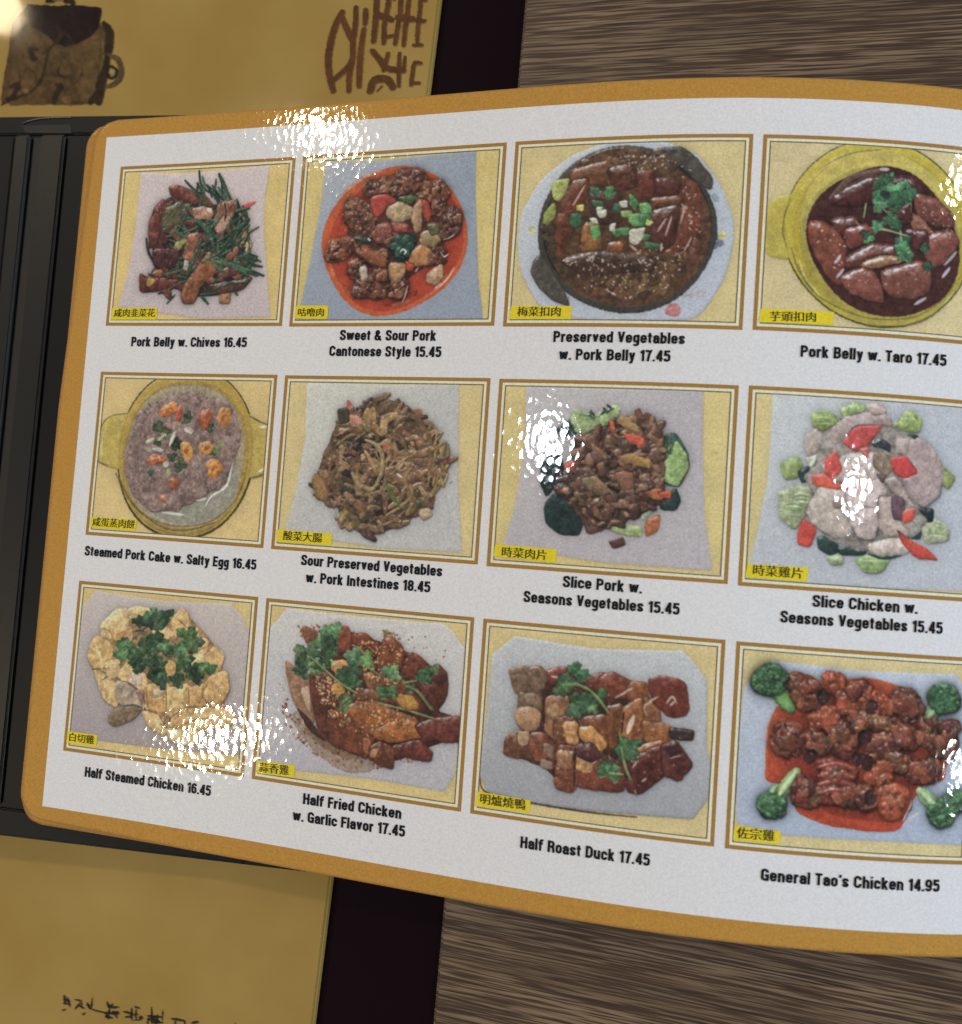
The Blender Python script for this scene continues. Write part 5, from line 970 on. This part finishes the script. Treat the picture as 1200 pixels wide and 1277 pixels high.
DISH = ['pork belly with green chives', 'sweet and sour pork in red sauce', 'pork belly with preserved vegetables in a clay pot', 'pork belly with taro in a yellow glass bowl', 'steamed pork cake with salty egg in a glass bowl', 'brown sour preserved vegetables with pork intestines',
        'sliced pork with green vegetables', 'sliced chicken with red pepper and pale greens', 'steamed half chicken under coriander', 'fried half chicken with garlic crumbs', 'roast half duck with coriander', 'glazed chicken with broccoli at the plate corners']
FOOD = ['pork_belly', 'pork_chunk', 'pork_belly', 'pork_belly', 'pork_cake', 'intestine_strips', 'pork_slices', 'chicken_slices', 'steamed_chicken', 'fried_chicken', 'roast_duck', 'glazed_chicken']
PARTNAME = { 'plate': 'plate', 'sauce': 'sauce', 'garnish': 'garnish', 'pot': 'clay_pot', 'bowl': 'glass_bowl', 'yolk': 'egg_yolk', 'greens': 'green_vegetable', 'pepper': 'red_pepper', 'crumbs': 'garlic_crumbs', **{'broccoli'+q: 'broccoli' for q in ('', '2', '3', '4')}}
d2, d3, d4 = .0012, .0022, .0032
for k in range(12):
    (x0, y0, sc), cor, fn, col, row = PHOTOS[k]
    Q = np.array([on_page(*c) for c in cor])
    sl, sr, ta, tb_ = Q[[0, 2], 0].mean(), Q[[1, 3], 0].mean(), Q[[0, 1], 1].mean(), Q[[2, 3], 1].mean()
    o, ids, parts = paint(k)
    H, W, _ = o.shape
    iw = INSET*(sr-sl)
    S_, T_ = np.meshgrid(np.linspace(sl+iw, sr-iw, W), np.linspace(ta+iw, tb_-iw, H))
    P = page(S_, T_, d2).reshape(-1, 3); C = np.clip(srgb2lin(o)*INK_GAIN, 0, .9).reshape(-1, 3)
    ph = sub_mesh('dish_photo', page(S_, T_, d2-.0004).reshape(-1, 3), grid_faces(H, W, np.ones((H, W), bool)), M_photo, pg, C); ph['label'] = 'printed photo of '+DISH[k]
    for i, nm in enumerate(parts):
        if i and (ids[:-1, :-1] == i).any(): sub_mesh(FOOD[k] if nm == 'food' else PARTNAME[nm], P, grid_faces(H, W, ids == i), M_photo, ph, C)
    strip_frame('outer_frame', sl, ta, sr, tb_, .0165, d2, M_brown, ph)
    strip_frame('inner_frame', sl+.0165, ta+.0165, sr-.0165, tb_-.0165, .0115, d2, M_pale, ph)
    strip_frame('frame_line', sl+.028, ta+.028, sr-.028, tb_-.028, .0045, d3, M_line, ph)
    tx, A, B, Cc, D, b0, b1 = TAGS[k]
    f = lambda p: on_page(x0+p[0]/sc, y0+p[1]/sc)
    qa, qb, qc, qd = map(f, (A, B, Cc, D)); n = 14
    i, j = np.meshgrid(np.linspace(0, 1, n), np.linspace(0, 1, 4)); i = i[..., None]; j = j[..., None]
    G = (qa*(1-i)+qb*i)*(1-j)+(qc*(1-i)+qd*i)*j
    mesh('name_tag', page(G[..., 0], G[..., 1], d4).reshape(-1, 3), grid_faces(4, n, np.ones((4, n), bool)), M_yellow, ph)
    e0, e1 = f(b0), f(b1); hgt = np.linalg.norm(e1-e0)/len(tx)*.86
    letters('tag_lettering', tx, e0, e1, hgt, .0042, M_tagtext, ph, .0022, 2, capfrac=.88)
    cap = None
    for t, a, b in CAPTIONS[k]:
        q0, q1 = on_page(*a), on_page(*b)
        lt = caption(t, q0, q1, .0485, d4, M_text, pg)
        lt['label'] = 'black caption reading '+t.replace('  ', ' ').replace('’', "'")
